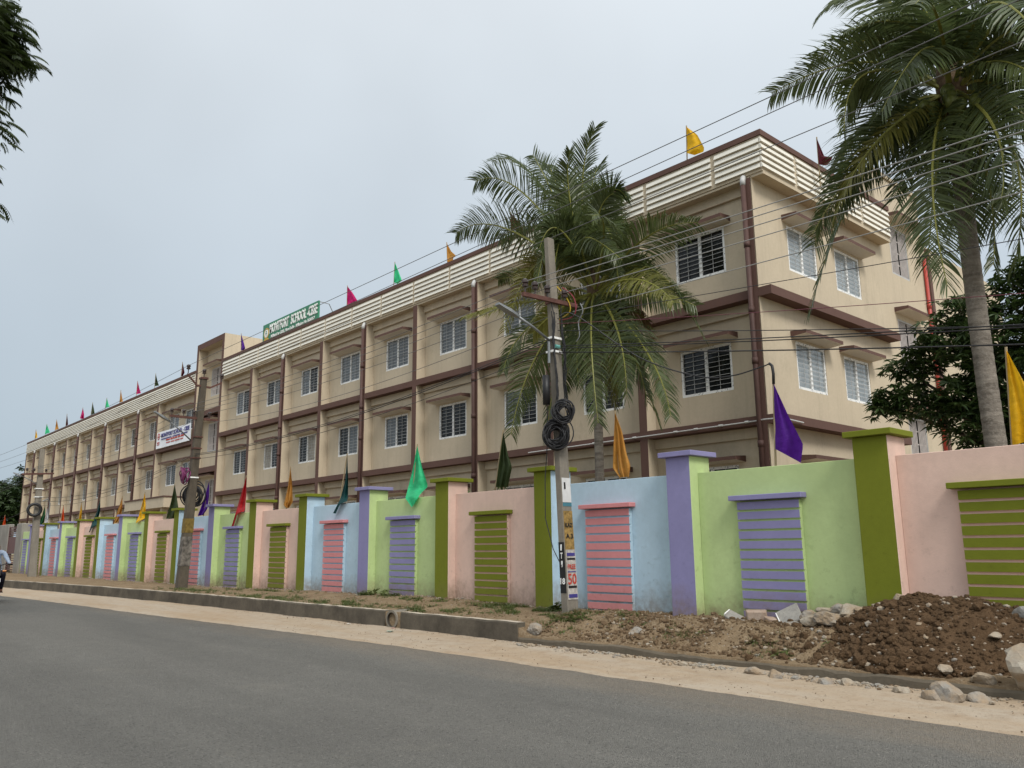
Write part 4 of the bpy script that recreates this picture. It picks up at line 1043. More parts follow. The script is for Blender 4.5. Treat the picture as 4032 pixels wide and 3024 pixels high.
flag('olive', ((1981.5,1699), [(1968,1800),(1952,1918)], [(2000,1790),(2016,1838),(2010,1870),(2000,1918)]), YW, 'dark olive pennant above the pink bay left of the pale pole', gw, polez=0.0, seed=4, folds=5)
flag('mint', ((1643,1754), [(1625,1850),(1596,1962),(1621,1997)], [(1662,1840),(1686,1915),(1655,1945),(1632,1985)]), YW, 'bright mint green pennant draped over the light green bay', gw, True, 0.0, seed=5)
flag('teal', ((1367.7,1789.7), [(1358,1900),(1340,1965),(1311,2021)], [(1371,1900),(1370,1972),(1338,1985),(1322,2022)]), YW, 'dark teal pennant twisted over the light blue bay with salmon slats', gw, True, 0.0, seed=6)
flag('ochre', ((1144,1840.6), [(1133,1920),(1116,1990),(1128,2000)], [(1150,1900),(1153,1976),(1138,2000)]), YW, 'ochre pennant above the pink bay right of the red pennant', gw, polez=0.0, seed=7, folds=5)
flag('red', ((970,1876), [(945,1960),(928,2020),(908,2083)], [(970,1950),(963,2013),(935,2022),(918,2080)]), YW, 'bright red pennant hanging down over the lavender slatted panel', gw, True, 0.0, seed=8)
flag('purple', ((824,1891), [(805,1960),(778,2032)], [(824,1950),(816,2005),(800,2028)]), YW, 'purple pennant beside the dark leaning pole', gw, polez=0.0, seed=9)
flag('olive', ((688,1906.6), [(672,1980),(654,2042)], [(697,1960),(702,1999),(690,2040)]), YW, 'dark olive pennant just left of the dark leaning pole', gw, polez=0.0, seed=10)
flag('yellow', ((571,1939.8), [(558,1990),(545,2035),(533,2062)], [(574,1990),(572,2040),(548,2052)]), YW, 'bright yellow pennant draped over a far light green bay', gw, True, 0.0, seed=11)
flag('ochre', ((482,1954.8), [(464,2010),(445,2062)], [(482,2000),(476,2040),(462,2058)]), YW, 'brownish ochre pennant left of the bright yellow one', gw, polez=0.0, seed=12)
flag('teal', ((395,1962), [(380,2020),(362,2060),(350,2096)], [(395,2010),(382,2068),(362,2078),(354,2096)]), YW, 'dark teal pennant draped over a far pink bay', gw, True, 0.0, seed=13)
flag('yellow', ((321,1979), [(315,2015),(309.7,2046)], [(323,2010),(320,2046)]), YW, 'small yellow pennant standing above a far olive pier', gw, polez=0.0, seed=14)
flag('orange', ((250,1989.8), [(245,2020),(239.5,2053)], [(252,2020),(253,2053)]), YW, 'orange red pennant above a far lavender pier', gw, polez=0.0, seed=15)
flag('white', ((185.6,1998), [(180,2030),(174.7,2062)], [(189,2030),(190,2062)]), YW, 'white pennant near the farthest pole', gw, polez=0.0, seed=16)
flag('green', ((177,1991), [(165,2030),(152,2068)], [(178,2025),(174,2055),(165,2066)]), YW, 'deep green pennant beside the white one near the farthest pole', gw, polez=0.0, seed=17)
flag('orange', ((20,2030), [(14,2050),(9,2068)], [(22,2050),(22,2068)]), 0.3, 'orange pennant on the grey cement wall at the far left', gw, polez=0.0, seed=18)
YP = 6.22
def rf(col, pts, label, Y=YP, seed=0): flag(col, pts, Y, label, gr_, polez=9.9, seed=seed, amp=0.05, folds=2.2)
rf('yellow', ((2703,499), [(2704,560),(2705,603)], [(2745,530),(2772,580),(2772,597),(2735,611)]), 'yellow pennant on the roof near the right corner', seed=1)
rf('maroon', ((3216,544), [(3220,600),(3224,648)], [(3235,590),(3250,625),(3280,615),(3268,640),(3250,652)]), 'maroon pennant on the roof of the right-hand side wall', 8.4, 2)
rf('maroon', ((2011,838), [(2011,880),(2012,905)], [(2040,870),(2066,905),(2062,912)]), 'maroon pennant on the roof behind the centre palm', seed=3)
rf('ochre', ((1759,957), [(1760,1000),(1762,1032)], [(1777,990),(1797,1008),(1785,1015),(1782,1032)]), 'ochre pennant on the roof left of the centre palm', seed=4)
rf('mint', ((1555,1034), [(1553,1080),(1551,1112)], [(1568,1065),(1583,1105),(1565,1118)]), 'mint green pennant on the main roof between magenta and ochre ones', seed=5)
rf('magenta', ((1368,1127), [(1367,1165),(1366,1200)], [(1390,1155),(1408,1185),(1395,1195),(1370,1204)]), 'magenta pennant on the main roof right of the green name board', seed=6)
rf('purple', ((950,1315), [(949,1350),(949,1380)], [(960,1350),(966,1372),(960,1378)]), 'purple pennant on the main roof beside the tower', seed=7)
rf('maroon', ((719,1427), [(717,1455),(713,1481)], [(724,1450),(727,1468),(720,1481)]), 'maroon pennant on the left wing roof nearest the tower', seed=8)
rf('olive', ((613.5,1472), [(611,1500),(609,1521)], [(620,1500),(626,1518)]), 'dark olive pennant on the left wing roof, second from the tower', seed=9)
rf('magenta', ((542,1501), [(540,1530),(537,1552)], [(549,1530),(555,1548)]), 'magenta pennant on the left wing roof, third from the tower', seed=10)
rf('ochre', ((476,1537), [(474,1560),(471,1585)], [(480,1560),(484,1581)]), 'ochre pennant on the left wing roof, fourth from the tower', seed=11)
rf('mint', ((421,1568), [(417,1590),(414,1606)], [(427,1590),(432,1602)]), 'mint pennant on the left wing roof, fifth from the tower', seed=12)
rf('olive', ((365,1586), [(361,1610),(358,1633)], [(370,1610),(373,1629)]), 'dark olive pennant on the left wing roof, sixth from the tower', seed=13)
rf('magenta', ((326.6,1605.6), [(320,1630),(314.6,1647)], [(331,1630),(331,1651)]), 'magenta pennant on the left wing roof, seventh from the tower', seed=14)
rf('maroon', ((264,1631), [(261,1655),(258.6,1678)], [(267,1655),(268,1673)]), 'maroon pennant on the left wing roof, fourth from its far end', seed=15)
rf('ochre', ((223.5,1652.6), [(220,1675),(217,1694)], [(228,1675),(231.5,1689)]), 'ochre pennant on the left wing roof, third from its far end', seed=16)
rf('mint', ((184.4,1670.7), [(180,1690),(176.5,1710)], [(192,1690),(197,1703)]), 'mint pennant on the left wing roof, second from its far end', seed=17)
rf('yellow', ((141.8,1692), [(139.5,1710),(137.5,1728)], [(146,1710),(147.6,1723)]), 'yellow pennant at the far end of the left wing roof', seed=18)
# bent tip of the mast that carries the service cable
m = MB(); q0, q1, q2, q3 = onY(3046, 1512, 0.6), onY(3045, 1470, 0.6), onY(3040, 1440, 0.6), onY(3028, 1431, 0.6)
m.tube([q0, q1, q2, q3], 0.022, 8); tag(m.build('mast_tip', M_black, smooth=True), 'black bent cable entry tip on the mast carrying the large purple pennant', 'mast')

# ------------------------------------------------------------------ palms
def bez(p0, p1, p2, t): return p0*(1-t)**2 + p1*2*t*(1-t) + p2*t*t
def frond(p0, pm, p2, width, root, mat, n=95, seed=0, droop=0.55, gap=0.0, lw=0.036):
    """pm is a point ON the curve near its middle"""
    r_ = random.Random(seed); p1 = pm*2 - (p0+p2)*0.5
    m = MB(); L = sum((bez(p0,p1,p2,(i+1)/12)-bez(p0,p1,p2,i/12)).length for i in range(12))
    pts = [bez(p0,p1,p2,i/14) for i in range(15)]
    m.tube([p-root for p in pts], [0.032*(1-i/14.6)+0.004 for i in range(15)], 5, 0)
    Z = Vector((0,0,1)); roll = r_.choice((-1, 1))*r_.uniform(0.35, 1.15); tw = r_.uniform(-.5, .5)
    side0 = None
    for i in range(n):
        t = 0.10+0.90*(i+0.5*r_.random())/n; p = bez(p0,p1,p2,t); d = (bez(p0,p1,p2,min(1,t+0.02))-bez(p0,p1,p2,t-0.02)).normalized()
        s_ = d.cross(Z)
        if s_.length < 0.25: s_ = s_ + (side0 or Vector((1,0,0)))*0.25
        s_.normalize(); side0 = s_; up = s_.cross(d).normalized(); ra = roll+tw*t; s_, up = s_*math.cos(ra)+up*math.sin(ra), up*math.cos(ra)-s_*math.sin(ra)
        prof = math.sin(math.pi*min(1, (t*0.92+0.10)))**0.6 if t < 0.97 else 0.5
        prof = max(0.55, prof)*(1-0.22*max(0, t-0.6)/0.4)
        for sd in (-1, 1):
            if r_.random() < gap: continue
            ln = 1.25*width*prof*r_.uniform(0.85, 1.1)
            fw = 0.35+0.75*t+r_.uniform(-.1,.1)
            v = (s_*sd + d*fw + up*r_.uniform(0.0, 0.25)).normalized()
            g1 = droop*r_.uniform(0.7, 1.3)
            a = p; b = a + v*ln*0.38; v2 = (v - Z*g1*0.55).normalized(); c = b + v2*ln*0.36; v3 = (v2 - Z*g1*0.75 + Vector((r_.uniform(-.1,.1), r_.uniform(-.1,.1), 0))).normalized(); e_ = c + v3*ln*0.32
            w = (d*0.8+up*0.45*r_.uniform(-1,1)).normalized()*lw*r_.uniform(0.8,1.15)
            q = [a-w*0.3, a+w*0.3, b+w*0.5, b-w*0.5, c+w*0.40, c-w*0.40, e_]
            m.add([x-root for x in q], [(0,1,2,3),(3,2,4,5),(5,4,6)], 1)
    return m, mat
def palm(name, base, top, r0, r1, label, fr, coconuts, seed, bend=0.0, ring=0.13, width=0.62):
    base, top = Vector(base), Vector(top); root = empty(name, tuple(base), label, 'tree', 'coconut palms')
    m = MB(); H = (top-base).length; n = int(H/0.045); pts = []; rs = []
    for i in range(n+1):
        t = i/n; p = base.lerp(top, t); p.x += bend*math.sin(t*math.pi)
        z = t*H; sw = 1 + 0.045*abs(math.sin(z/ring*math.pi + 0.8*math.sin(z*3)))
        fl = 1 + 0.55*math.exp(-z/0.45)
        pts.append(p-base); rs.append((r0+(r1-r0)*t)*sw*fl)
    m.tube(pts, rs, 18); m.build('trunk', M_trunk, root, smooth=True)
    # fibrous heart
    h = MB(); c = top-base
    h.lathe([(r1*1.1,-0.35),(r1*1.7,-0.05),(r1*1.9,0.25),(r1*1.5,0.6),(r1*0.7,0.95)], 14, 0, Matrix.Translation(c)); h.build('crown_heart', M_fibre, root, smooth=True)
    for k_, (pm, pt, w, mat, dr, gp) in enumerate(fr):
        d0 = (pm-top).normalized(); p0 = top + Vector((d0.x*0.16, d0.y*0.16, 0.12+0.25*max(0, d0.z)))
        mb, mt = frond(p0, pm, pt, w, base, mat, seed=seed*100+k_, droop=dr, gap=gp)
        mb.build('frond', [M_rachis, mat], root)
    for k_, p in enumerate(coconuts):
        c = MB(); c.lathe([(0.005,-0.14),(0.06,-0.115),(0.10,-0.03),(0.105,0.03),(0.075,0.10),(0.01,0.14)], 10, 0, Matrix.Rotation(random.uniform(-.5,.5), 4, 'X'))
        c.build('coconut', M_coco, root, smooth=True, loc=Vector(p)-base)
    return root
def ring_fronds(top, n, L, seed, els, w, dr):
    q = random.Random(seed); out = []
    for k_ in range(n):
        az = 2*math.pi*(k_+q.uniform(-.3,.3))/n*1.618*2; el = q.choice(els)+q.uniform(-.12,.12); l = L*q.uniform(.85,1.12)
        d = Vector((math.cos(az)*math.cos(el), math.sin(az)*math.cos(el), math.sin(el)))
        mid = top + d*l*0.5 + Vector((0,0,0.05*l)); tip = top + Vector((d.x, d.y, d.z*0.55))*l*0.9 - Vector((0,0,l*(0.30+0.25*max(0,math.cos(el)))))
        if el < -0.5: tip = mid + (mid-top)*0.75 - Vector((0,0,0.25*l))
        out.append((mid, tip, w*q.uniform(.85,1.1), M_palm if q.random() < .9 else M_palmy, dr*q.uniform(.8,1.2), .05))
    return out
zA = lambda x, y: (1700+x/1.106, 400+y/1.106)
TA = Vector((-6.62, 2.5, 6.35))
def ring_fronds_A(): return ring_fronds(TA, 8, 3.0, 4, (1.05, .75, .35, -.1, -.6, -.9), .55, .5)
def FA(mx, my, tx, ty, dm, dt, w=0.62, mat=None, dr=0.55, gap=0.06):
    a, b = zA(mx, my), zA(tx, ty); return (onY(*a, 2.5+dm), onY(*b, 2.5+dt), w, mat or M_palm, dr, gap)
frA = [FA(655,380,715,110,-.1,-.3,.55,dr=.25), FA(400,400,190,350,-.3,-.8,.66,dr=.55), FA(330,555,105,575,-.6,-1.0,.66,dr=.6), FA(540,430,440,230,.3,.5,.6,dr=.3), FA(605,450,600,215,-.5,-.9,.55,dr=.3),
       FA(760,430,850,420,.4,.6,.55,dr=.6), FA(930,595,1160,528,-.3,-.5,.6,dr=.7), FA(890,775,1055,875,-.9,-1.3,.5,M_palmy,.75), FA(960,835,1150,890,.2,.4,.5,dr=.7), FA(340,885,135,940,-.6,-1.0,.5,M_palmy,.75),
       FA(420,985,312,1175,-.7,-1.0,.5,dr=.6), FA(465,1090,345,1450,-.8,-1.2,.55,dr=.55), FA(560,1130,500,1480,-.3,-.4,.5,dr=.5), FA(695,1040,725,1400,-1.1,-1.5,.6,dr=.5), FA(810,1000,850,1290,-1.0,-1.3,.6,dr=.5),
       FA(935,1090,1040,1370,-.4,-.7,.55,dr=.5), FA(860,900,950,960,.3,.5,.35,M_palmdry,.9,.3), FA(660,600,830,690,-1.0,-1.6,.55,dr=.8), FA(420,770,290,775,.3,.4,.5,dr=.7), FA(790,560,850,640,.6,.8,.55,dr=.6),
       FA(450,330,260,262,.5,.9,.55,dr=.45), FA(690,430,740,270,.6,1.0,.55,dr=.3), FA(560,560,470,640,-1.1,-1.5,.55,dr=.8), FA(620,1080,560,1300,.5,.7,.5,dr=.5), FA(760,1080,800,1330,.6,.8,.5,M_palmy,.5), FA(540,350,500,290,.9,1.4,.55,dr=.4), FA(900,1000,1010,1250,.7,.9,.5,dr=.5), FA(560,900,440,1010,-1.2,-1.7,.5,M_palmy,.8), FA(480,560,300,600,.2,.2,.6,dr=.6), FA(640,520,560,330,.1,.2,.6,dr=.3), FA(720,520,790,400,-.2,-.3,.55,dr=.45), FA(600,640,500,480,-.6,-.9,.55,dr=.5), FA(820,700,960,720,.5,.8,.55,dr=.7), FA(640,1000,640,1240,-.7,-.9,.55,dr=.5), FA(530,1000,420,1300,.2,.3,.5,dr=.5), FA(860,1050,940,1310,.3,.4,.5,dr=.5), FA(750,560,700,500,-1.2,-1.9,.55,dr=.8)]
frA += ring_fronds_A()
palm('coconut_palm', (-6.66, 2.5, -0.1), TA, 0.10, 0.085, 'shorter coconut palm behind the pale pole in front of the building', frA, [], 1, 0.02, 0.11)
zB = lambda x, y: (2900+x/1.2765, y/1.2765)
TB = Vector((0.91, 2.5, 7.78))
def FB(mx, my, tx, ty, dm, dt, w=0.7, mat=None, dr=0.55, gap=0.06):
    a, b = zB(mx, my), zB(tx, ty); return (onY(*a, 2.5+dm), onY(*b, 2.5+dt), w, mat or M_palm, dr, gap)
frB = [FB(640,312,175,470,-.5,-.9,.62,dr=.7), FB(660,365,540,660,-1.0,-1.4,.62,M_palm,.7), FB(720,-20,420,80,.3,.4,.6,dr=.6), FB(750,205,380,300,.2,.1,.6,dr=.7), FB(720,660,390,1235,-.6,-1.0,.75,dr=.65), FB(690,620,470,870,.3,.3,.6,dr=.6),
       FB(985,850,1060,1440,-1.0,-1.3,.72,dr=.45), FB(1010,800,960,1330,-.5,-.6,.65,dr=.5), FB(1390,760,1400,1320,-.3,-.4,.7,dr=.5), FB(1330,310,1640,500,-.4,-.6,.65,dr=.7), FB(1300,430,1560,700,.4,.6,.6,dr=.6), FB(1100,-60,1090,-380,-.3,-.6,.65,dr=.3),
       FB(1260,20,1400,-220,.4,.8,.62,dr=.4), FB(930,20,760,-180,-.5,-.9,.62,dr=.45), FB(1350,170,1620,120,.2,.4,.62,dr=.6), FB(1190,850,1170,1230,.6,.7,.6,dr=.5), FB(1260,880,1290,1330,-.2,-.3,.5,dr=.5), FB(880,130,560,160,-.9,-1.5,.6,dr=.7), FB(960,240,730,560,-1.3,-1.9,.62,M_palm,.8),
       FB(830,470,640,760,.7,.9,.6,dr=.6), FB(1000,-60,860,-330,.8,1.3,.6,dr=.35), FB(1480,620,1640,1100,.2,.3,.6,dr=.5), FB(1380,30,1640,-60,-.4,-.5,.6,dr=.5), FB(700,720,500,1080,-.9,-1.2,.6,M_palmy,.7), FB(860,180,600,220,.8,1.2,.6,dr=.6), FB(1080,700,1120,1100,.2,.3,.6,dr=.5), FB(1000,60,900,20,-1.5,-2.4,.6,dr=.7), FB(920,640,800,1000,.1,.1,.6,dr=.55), FB(1300,650,1330,1000,-1.0,-1.4,.62,dr=.5)]
coco = [onY(2900+x/1.2765, y/1.2765, 2.35+dy) for x, y, dy in ((1075,490,-.3),(1085,520,-.38),(1100,545,-.3),(1120,530,-.34),(1060,460,-.25),(1205,510,-.3),(1225,530,-.35),(1245,560,-.25),(1280,520,-.2),(950,545,-.2),(995,550,-.25),(930,565,-.1),(1270,500,-.3),(1215,545,-.2))]
frB += ring_fronds(TB, 4, 3.3, 9, (1.1, .7, .2, -.5, -.9), .6, .5)
palm('coconut_palm', (0.97, 2.5, -0.1), TB, 0.150, 0.115, 'tall coconut palm with hanging coconuts at the right edge', frB, coco, 2, -0.06, 0.16)

# ------------------------------------------------------------------ leafy trees
def rosette_mesh(nl, ln, w, droop, seed, var=0.3):
    r_ = random.Random(seed); V, F = [], []
    for i in range(nl):
        a = 2*math.pi*i/nl + r_.uniform(-.3,.3); el = r_.uniform(-0.5, 0.7); l = ln*r_.uniform(1-var, 1+var)
        d = Vector((math.cos(a)*math.cos(el), math.sin(a)*math.cos(el), math.sin(el)*0.7)); s_ = d.cross(Vector((0,0,1))).normalized()*w*0.5
        p1 = d*l*0.5 - Vector((0,0,droop*l*0.15)); p2 = d*l - Vector((0,0,droop*l*0.6)); o = len(V)
        V += [Vector((0,0,0)), p1+s_, p2, p1-s_]; F.append((o, o+1, o+2, o+3))
    return np.array([tuple(v) for v in V]), F
def leaf_cloud(blobs, n, protos, seed, shell=0.55):
    r_ = np.random.default_rng(seed); wts = np.array([b[1]**2*(b[2] if len(b) > 2 else 1) for b in blobs]); wts = wts/wts.sum()
    V = []; F = []; off = 0
    for k_ in range(n):
        b = blobs[r_.choice(len(blobs), p=wts)]; d = r_.normal(size=3); d /= np.linalg.norm(d); rad = b[1]*(shell+(1-shell)*r_.random())**0.8*(1+0.16*r_.normal())
        c = np.array(b[0]) + d*rad*np.array([1,1,0.85])
        pv, pf = protos[r_.integers(len(protos))]; a = r_.random()*6.283; tl = r_.normal()*0.35; s_ = r_.uniform(0.7, 1.25)
        ca, sa, ct, st_ = math.cos(a), math.sin(a), math.cos(tl), math.sin(tl)
        R = np.array([[ca,-sa,0],[sa,ca,0],[0,0,1]]) @ np.array([[1,0,0],[0,ct,-st_],[0,st_,ct]])
        V.append(pv*s_ @ R.T + c); F += [tuple(i+off for i in f) for f in pf]; off += len(pv)
    return np.concatenate(V), F
def mesh_from(V, F, name, mat):
    me = bpy.data.meshes.new(name); me.from_pydata([tuple(v) for v in V], [], F); me.materials.append(mat); me.update(); return me
def tree(name, base, blobs, n, protos, mat, label, group, seed, tr=0.16, limbs=True, shell=0.5):
    base = Vector(base); root = empty(name, tuple(base), label, 'tree', group)
    top = Vector(blobs[0][0]); m = MB(); mid = base.lerp(Vector((base.x, base.y, top.z)), 0.45)
    m.tube([Vector((0,0,-0.1)), (mid-base)*0.5+Vector((0.05,0,0)), mid-base], [tr*1.25, tr, tr*0.8], 8)
    for b in blobs:
        c = Vector(b[0]); q = mid.lerp(c, 0.5)+Vector((0,0,0.15*(c-mid).length*random.uniform(-.4,.8)))
        m.tube([mid-base, q-base, c-base], [tr*0.55, tr*0.32, tr*0.10], 5)
    m.build('trunk', M_bark, root, smooth=True)
    V, F = leaf_cloud(blobs, n, protos, seed, shell); V = V - np.array(base)
    link('crown', mesh_from(V, F, 'crown', mat), root); return root
mp = [rosette_mesh(9, 0.20, 0.055, 0.7, s_) for s_ in range(6)]
mb_ = [((-0.3,7.2,5.0),1.05),((-2.45,7,3.95),.40,1.5),((-2.0,7,4.05),.45),((-1.5,7,3.75),.40),((-2.15,7.1,4.72),.33,1.4),((-1.65,7.1,4.78),.42),((-1.2,7,5.15),.55),((-.9,7.2,5.75),.45),((.2,7.3,4.2),1.2),((-.6,7.2,3.5),.95),((-1.0,7,3.9),.6),((1.2,7.4,5.6),1.1),((-.3,7.1,2.9),.8),((1.5,7.4,3.6),1.4),((0.2,7.2,6.0),.45),((.5,7.2,6.3),.4),((2.6,7.5,5.0),1.4),((2.8,7.5,3.2),1.3)]
tree('mango_tree', (0.9, 7.3, -0.1), mb_, 3600, mp, M_mango, 'dark leafy mango tree behind the wall beside the tall palm', None, 5, 0.17)
fp = [rosette_mesh(8, 0.42, 0.17, 0.5, s_+20) for s_ in range(5)]
def blobs_at(c, R, n, seed, zs=0.8):
    r_ = random.Random(seed); return [((c[0],c[1],c[2]), R*0.7)] + [((c[0]+R*r_.uniform(-.8,.8), c[1]+R*r_.uniform(-.8,.8), c[2]+R*zs*r_.uniform(-.8,.8)), R*r_.uniform(.3,.5)) for _ in range(n)]
for k_, (x, y, zc, R, lab) in enumerate(((-84,5.5,4.5,3.2,'dense dark tree beyond the far end of the school, nearest the building'),(-92,3.5,5.0,3.6,'broad dark tree beyond the gate, second from the building'),(-90,10,7.5,3.6,'taller dark tree behind the far end of the school'),(-104,1.5,4.6,4.0,'dark tree at the far left edge beyond the gate'),(-100,7,6.2,4.2,'dark green tree rising behind the others at far left'))):
    tree('roadside_tree', (x, y, -0.3), blobs_at((x,y,zc), R, 9, k_), 1300, fp, M_far, lab, 'trees beyond the gate', 40+k_, 0.25)
# neem branches reaching in at the top left, from a tree on the near side of the road
def spray(seed):
    r_ = random.Random(seed); V, F = [], []; L = 0.30
    for i in range(9):
        t = (i+0.5)/9; p = Vector((L*t, 0, -0.22*t*t*L*2)); 
        for sd in (-1, 1):
            ln = 0.10*r_.uniform(0.8,1.2); d = Vector((0.45, sd*0.8, -0.45-0.5*t)).normalized(); s_ = d.cross(Vector((0,0,1))).normalized()*0.017
            q = p+d*ln*0.5+s_*0.6; o = len(V); V += [p, p+d*ln*0.45+s_, p+d*ln+Vector((0.03,0,-0.025)), p+d*ln*0.45-s_]; F.append((o,o+1,o+2,o+3))
    return np.array([tuple(v) for v in V]), F
npr = [spray(s_) for s_ in range(6)]
nb = []
for px, py, rp in ((-50,20,80),(10,40,35),(30,110,50),(55,165,45),(85,220,30),(50,230,35),(10,190,60),(125,245,14),(15,320,18),(5,370,16),(-5,410,10),(-60,200,80),(0,590,8),(-8,640,8),(-18,700,10),(-10,750,10),(-4,800,10),(-2,850,8),(-80,640,30),(-90,800,40),(-190,120,190),(-200,450,150)):
    c = onX(px, py, -12.0 + 0.004*((px*37+py*11) % 200)); d = (c-Vector(CAMP)).length; nb.append((tuple(c), rp*d/FPX, 1.6 if rp < 30 else 1.0))
nb += [((-13.5,-9.6,9.5),1.8,.5),((-14.5,-11.5,8.5),2.4,.5),((-12,-12,9.5),2.2,.4)]
tree('neem_tree', (-14.5, -13.2, -0.3), nb, 4200, npr, M_neem, 'feathery neem branches hanging into the top left corner', None, 77, 0.25, shell=0.3)
# small shrubs peeping over the wall
sp_ = [rosette_mesh(7, 0.22, 0.06, 0.8, s_+50) for s_ in range(4)]
for k_, (px, py) in enumerate(((1965,1915),(1868,1928),(1495,1942),(1385,1978),(1080,2000),(1730,1975))):
    c = onY(px, py, 1.3); lab = ['low green shrub peeping over the wall under the olive pennant','low green shrub over the wall right of the third olive pier','low green shrub over the wall right of a lavender pier','low green shrub peeping over the wall behind the teal pennant','low shrub behind the wall near the ochre pennant','low shrub behind the wall beside the mint pennant'][k_]
    root = empty('shrub', (c.x, 1.3, -0.05), lab, 'shrub', 'shrubs behind the wall')
    V, F = leaf_cloud([((0,0,c.z-0.2),0.28),((0.2,0.1,c.z-0.35),0.25),((-.2,0,c.z-.4),.25),((0,0,c.z-.9),.4)], 60, sp_, 300+k_)
    link('foliage', mesh_from(V, F, 'foliage', M_weed), root); m = MB(); m.tube([(0,0,0),(0.02,0,c.z-0.3)], [0.03,0.012], 5); m.build('stem', M_bark, root)

# ------------------------------------------------------------------ mound, rubble, stones, weeds
def rock_mesh(sx, sy, sz, seed, mat, planes=9, rough=0.09, sub=3):
    r_ = random.Random(seed); bm = bmesh.new(); bmesh.ops.create_icosphere(bm, subdivisions=sub, radius=1.0)
    N_ = []
    for _ in range(planes):
        v = Vector((r_.gauss(0,1), r_.gauss(0,1), r_.gauss(0,1))).normalized(); N_.append((v, r_.uniform(0.62, 0.95)))
    for v in bm.verts:
        d = v.co.normalized(); rr = 1.15
        for nrm_, dist in N_:
            k_ = d.dot(nrm_)
            if k_ > 1e-3: rr = min(rr, dist/k_)
        rr *= 1 + rough*mnoise.noise(d*3.1+Vector((seed,0,0))) + rough*0.5*mnoise.noise(d*8+Vector((0,seed,0)))
        v.co = Vector((d.x*sx, d.y*sy, d.z*sz))*rr
    me = bpy.data.meshes.new('rock'); bm.to_mesh(me); bm.free(); me.materials.append(mat); return me
def moundZ(x, y):
    cx, cy = 0.98, -0.50; rx = 1.36 if x < cx else 1.75; ry = 1.17 if y < cy else 1.1
    r2 = math.hypot((x-cx)/rx, (y-cy)/ry); r2 *= 1+0.16*mnoise.noise(Vector((x*1.9, y*1.9, 2)))
    h = 0.50*(1-min(1.0, r2)**1.7) + 0.05*max(0, 1-r2)*mnoise.noise(Vector((x*2.4, y*2.4, 12)))
    return h
m = MB(); vs = []; fs = []; nx, ny = 150, 74
for i in range(nx):
    for j in range(ny):
        x = -1.25+4.2*i/(nx-1); y = -1.68+1.86*j/(ny-1); h = moundZ(x, y)
        b0 = -0.235 + (0.05+0.235)*sstep(0, 1, (y+1.7)/1.9)
        a_ = sstep(0.0, 0.08, h)
        z = b0 + h + a_*(0.055*mnoise.fractal(Vector((x*3.2, y*3.2, 1)), 0.7, 2.1, 4) + 0.022*abs(mnoise.noise(Vector((x*13, y*13, 4))))) - 0.05*(1-a_)
        vs.append((x, y, z))
for i in range(nx-1):
    for j in range(ny-1): fs.append((i*ny+j, (i+1)*ny+j, (i+1)*ny+j+1, i*ny+j+1))
m.add(vs, fs); mound = m.build('dirt_mound', M_mound, smooth=True); tag(mound, 'heap of red brown excavated soil piled against the olive pier and pink bay', 'soil heap')
mv = {}
def mz(x, y):
    h = moundZ(x, y); b0 = -0.235 + 0.285*sstep(0, 1, (y+1.7)/1.9)
    return b0+h+0.055*mnoise.fractal(Vector((x*3.2, y*3.2, 1)), 0.7, 2.1, 4) if h > 0.02 else vergeZ(x, y)
def scatter(protos, pts, name, mats, parent=None):
    V = []; F = []; MI = []; off = 0
    for (x, y, z, s_, a, pi) in pts:
        pv, pf, mi = protos[pi]; ca, sa = math.cos(a), math.sin(a)
        R = np.array([[ca,-sa,0],[sa,ca,0],[0,0,1]]); V.append(pv*s_ @ R.T + np.array([x,y,z])); F += [tuple(i+off for i in f) for f in pf]; MI += [mi]*len(pf); off += len(pv)
    me = bpy.data.meshes.new(name); me.from_pydata([tuple(v) for v in np.concatenate(V)], [], F)
    for q in mats: me.materials.append(q)
    me.polygons.foreach_set('material_index', MI); me.update(); o = link(name, me, parent); o['kind'] = 'stuff'; return o
def proto(seed, mi, flat=0.7, sub=1):
    me = rock_mesh(1, random.uniform(.7,1), flat, seed, M_clod, 9, 0.12, sub); v = np.array([tuple(q.co) for q in me.vertices]); f = [tuple(p.vertices) for p in me.polygons]; bpy.data.meshes.remove(me); return (v, f, mi)
random.seed(21)
pr = [proto(s_, 0, 0.75, 2) for s_ in range(4)] + [proto(s_+9, 1, 0.6) for s_ in range(3)] + [proto(s_+19, 2, 0.7) for s_ in range(3)]
pts = []
for _ in range(7500):
    x = random.uniform(-1.1, 2.8); y = random.uniform(-1.66, 0.0); h = moundZ(x, y)
    if h < 0.03 and random.random() > 0.035: continue
    fr_ = sstep(-0.9, -1.6, y) if False else sstep(0, 1, (-0.7-y)/0.9)
    s_ = random.choice((0.007, 0.010, 0.012, 0.016, 0.022, 0.034))*(1+0.9*max(fr_, sstep(0.9, 0.0, x) if False else sstep(0, 1, (0.9-x)/1.2))*random.random())
    if x > 1.25 and y < -0.6: s_ *= 0.6
    pi = random.choice((0,1,2,3)) if random.random() < 0.86 else random.choice((4,5,6,7,8,9))
    if pi > 3: s_ *= random.choice((0.7, 0.9, 1.4))
    pts.append((x, y, mz(x, y)+s_*0.25, s_, random.uniform(0,6.28), pi))
for _ in range(90):
    x = random.gauss(0.62, 0.42); y = random.uniform(-1.6, -0.5); s_ = random.uniform(0.035, 0.075)
    pts.append((x, y, mz(x, y)+s_*0.2, s_, random.uniform(0,6.28), random.choice((0,1,2,3))))
scatter(pr, pts, 'soil_clods', [M_clod, M_rock2, M_rock], mound)
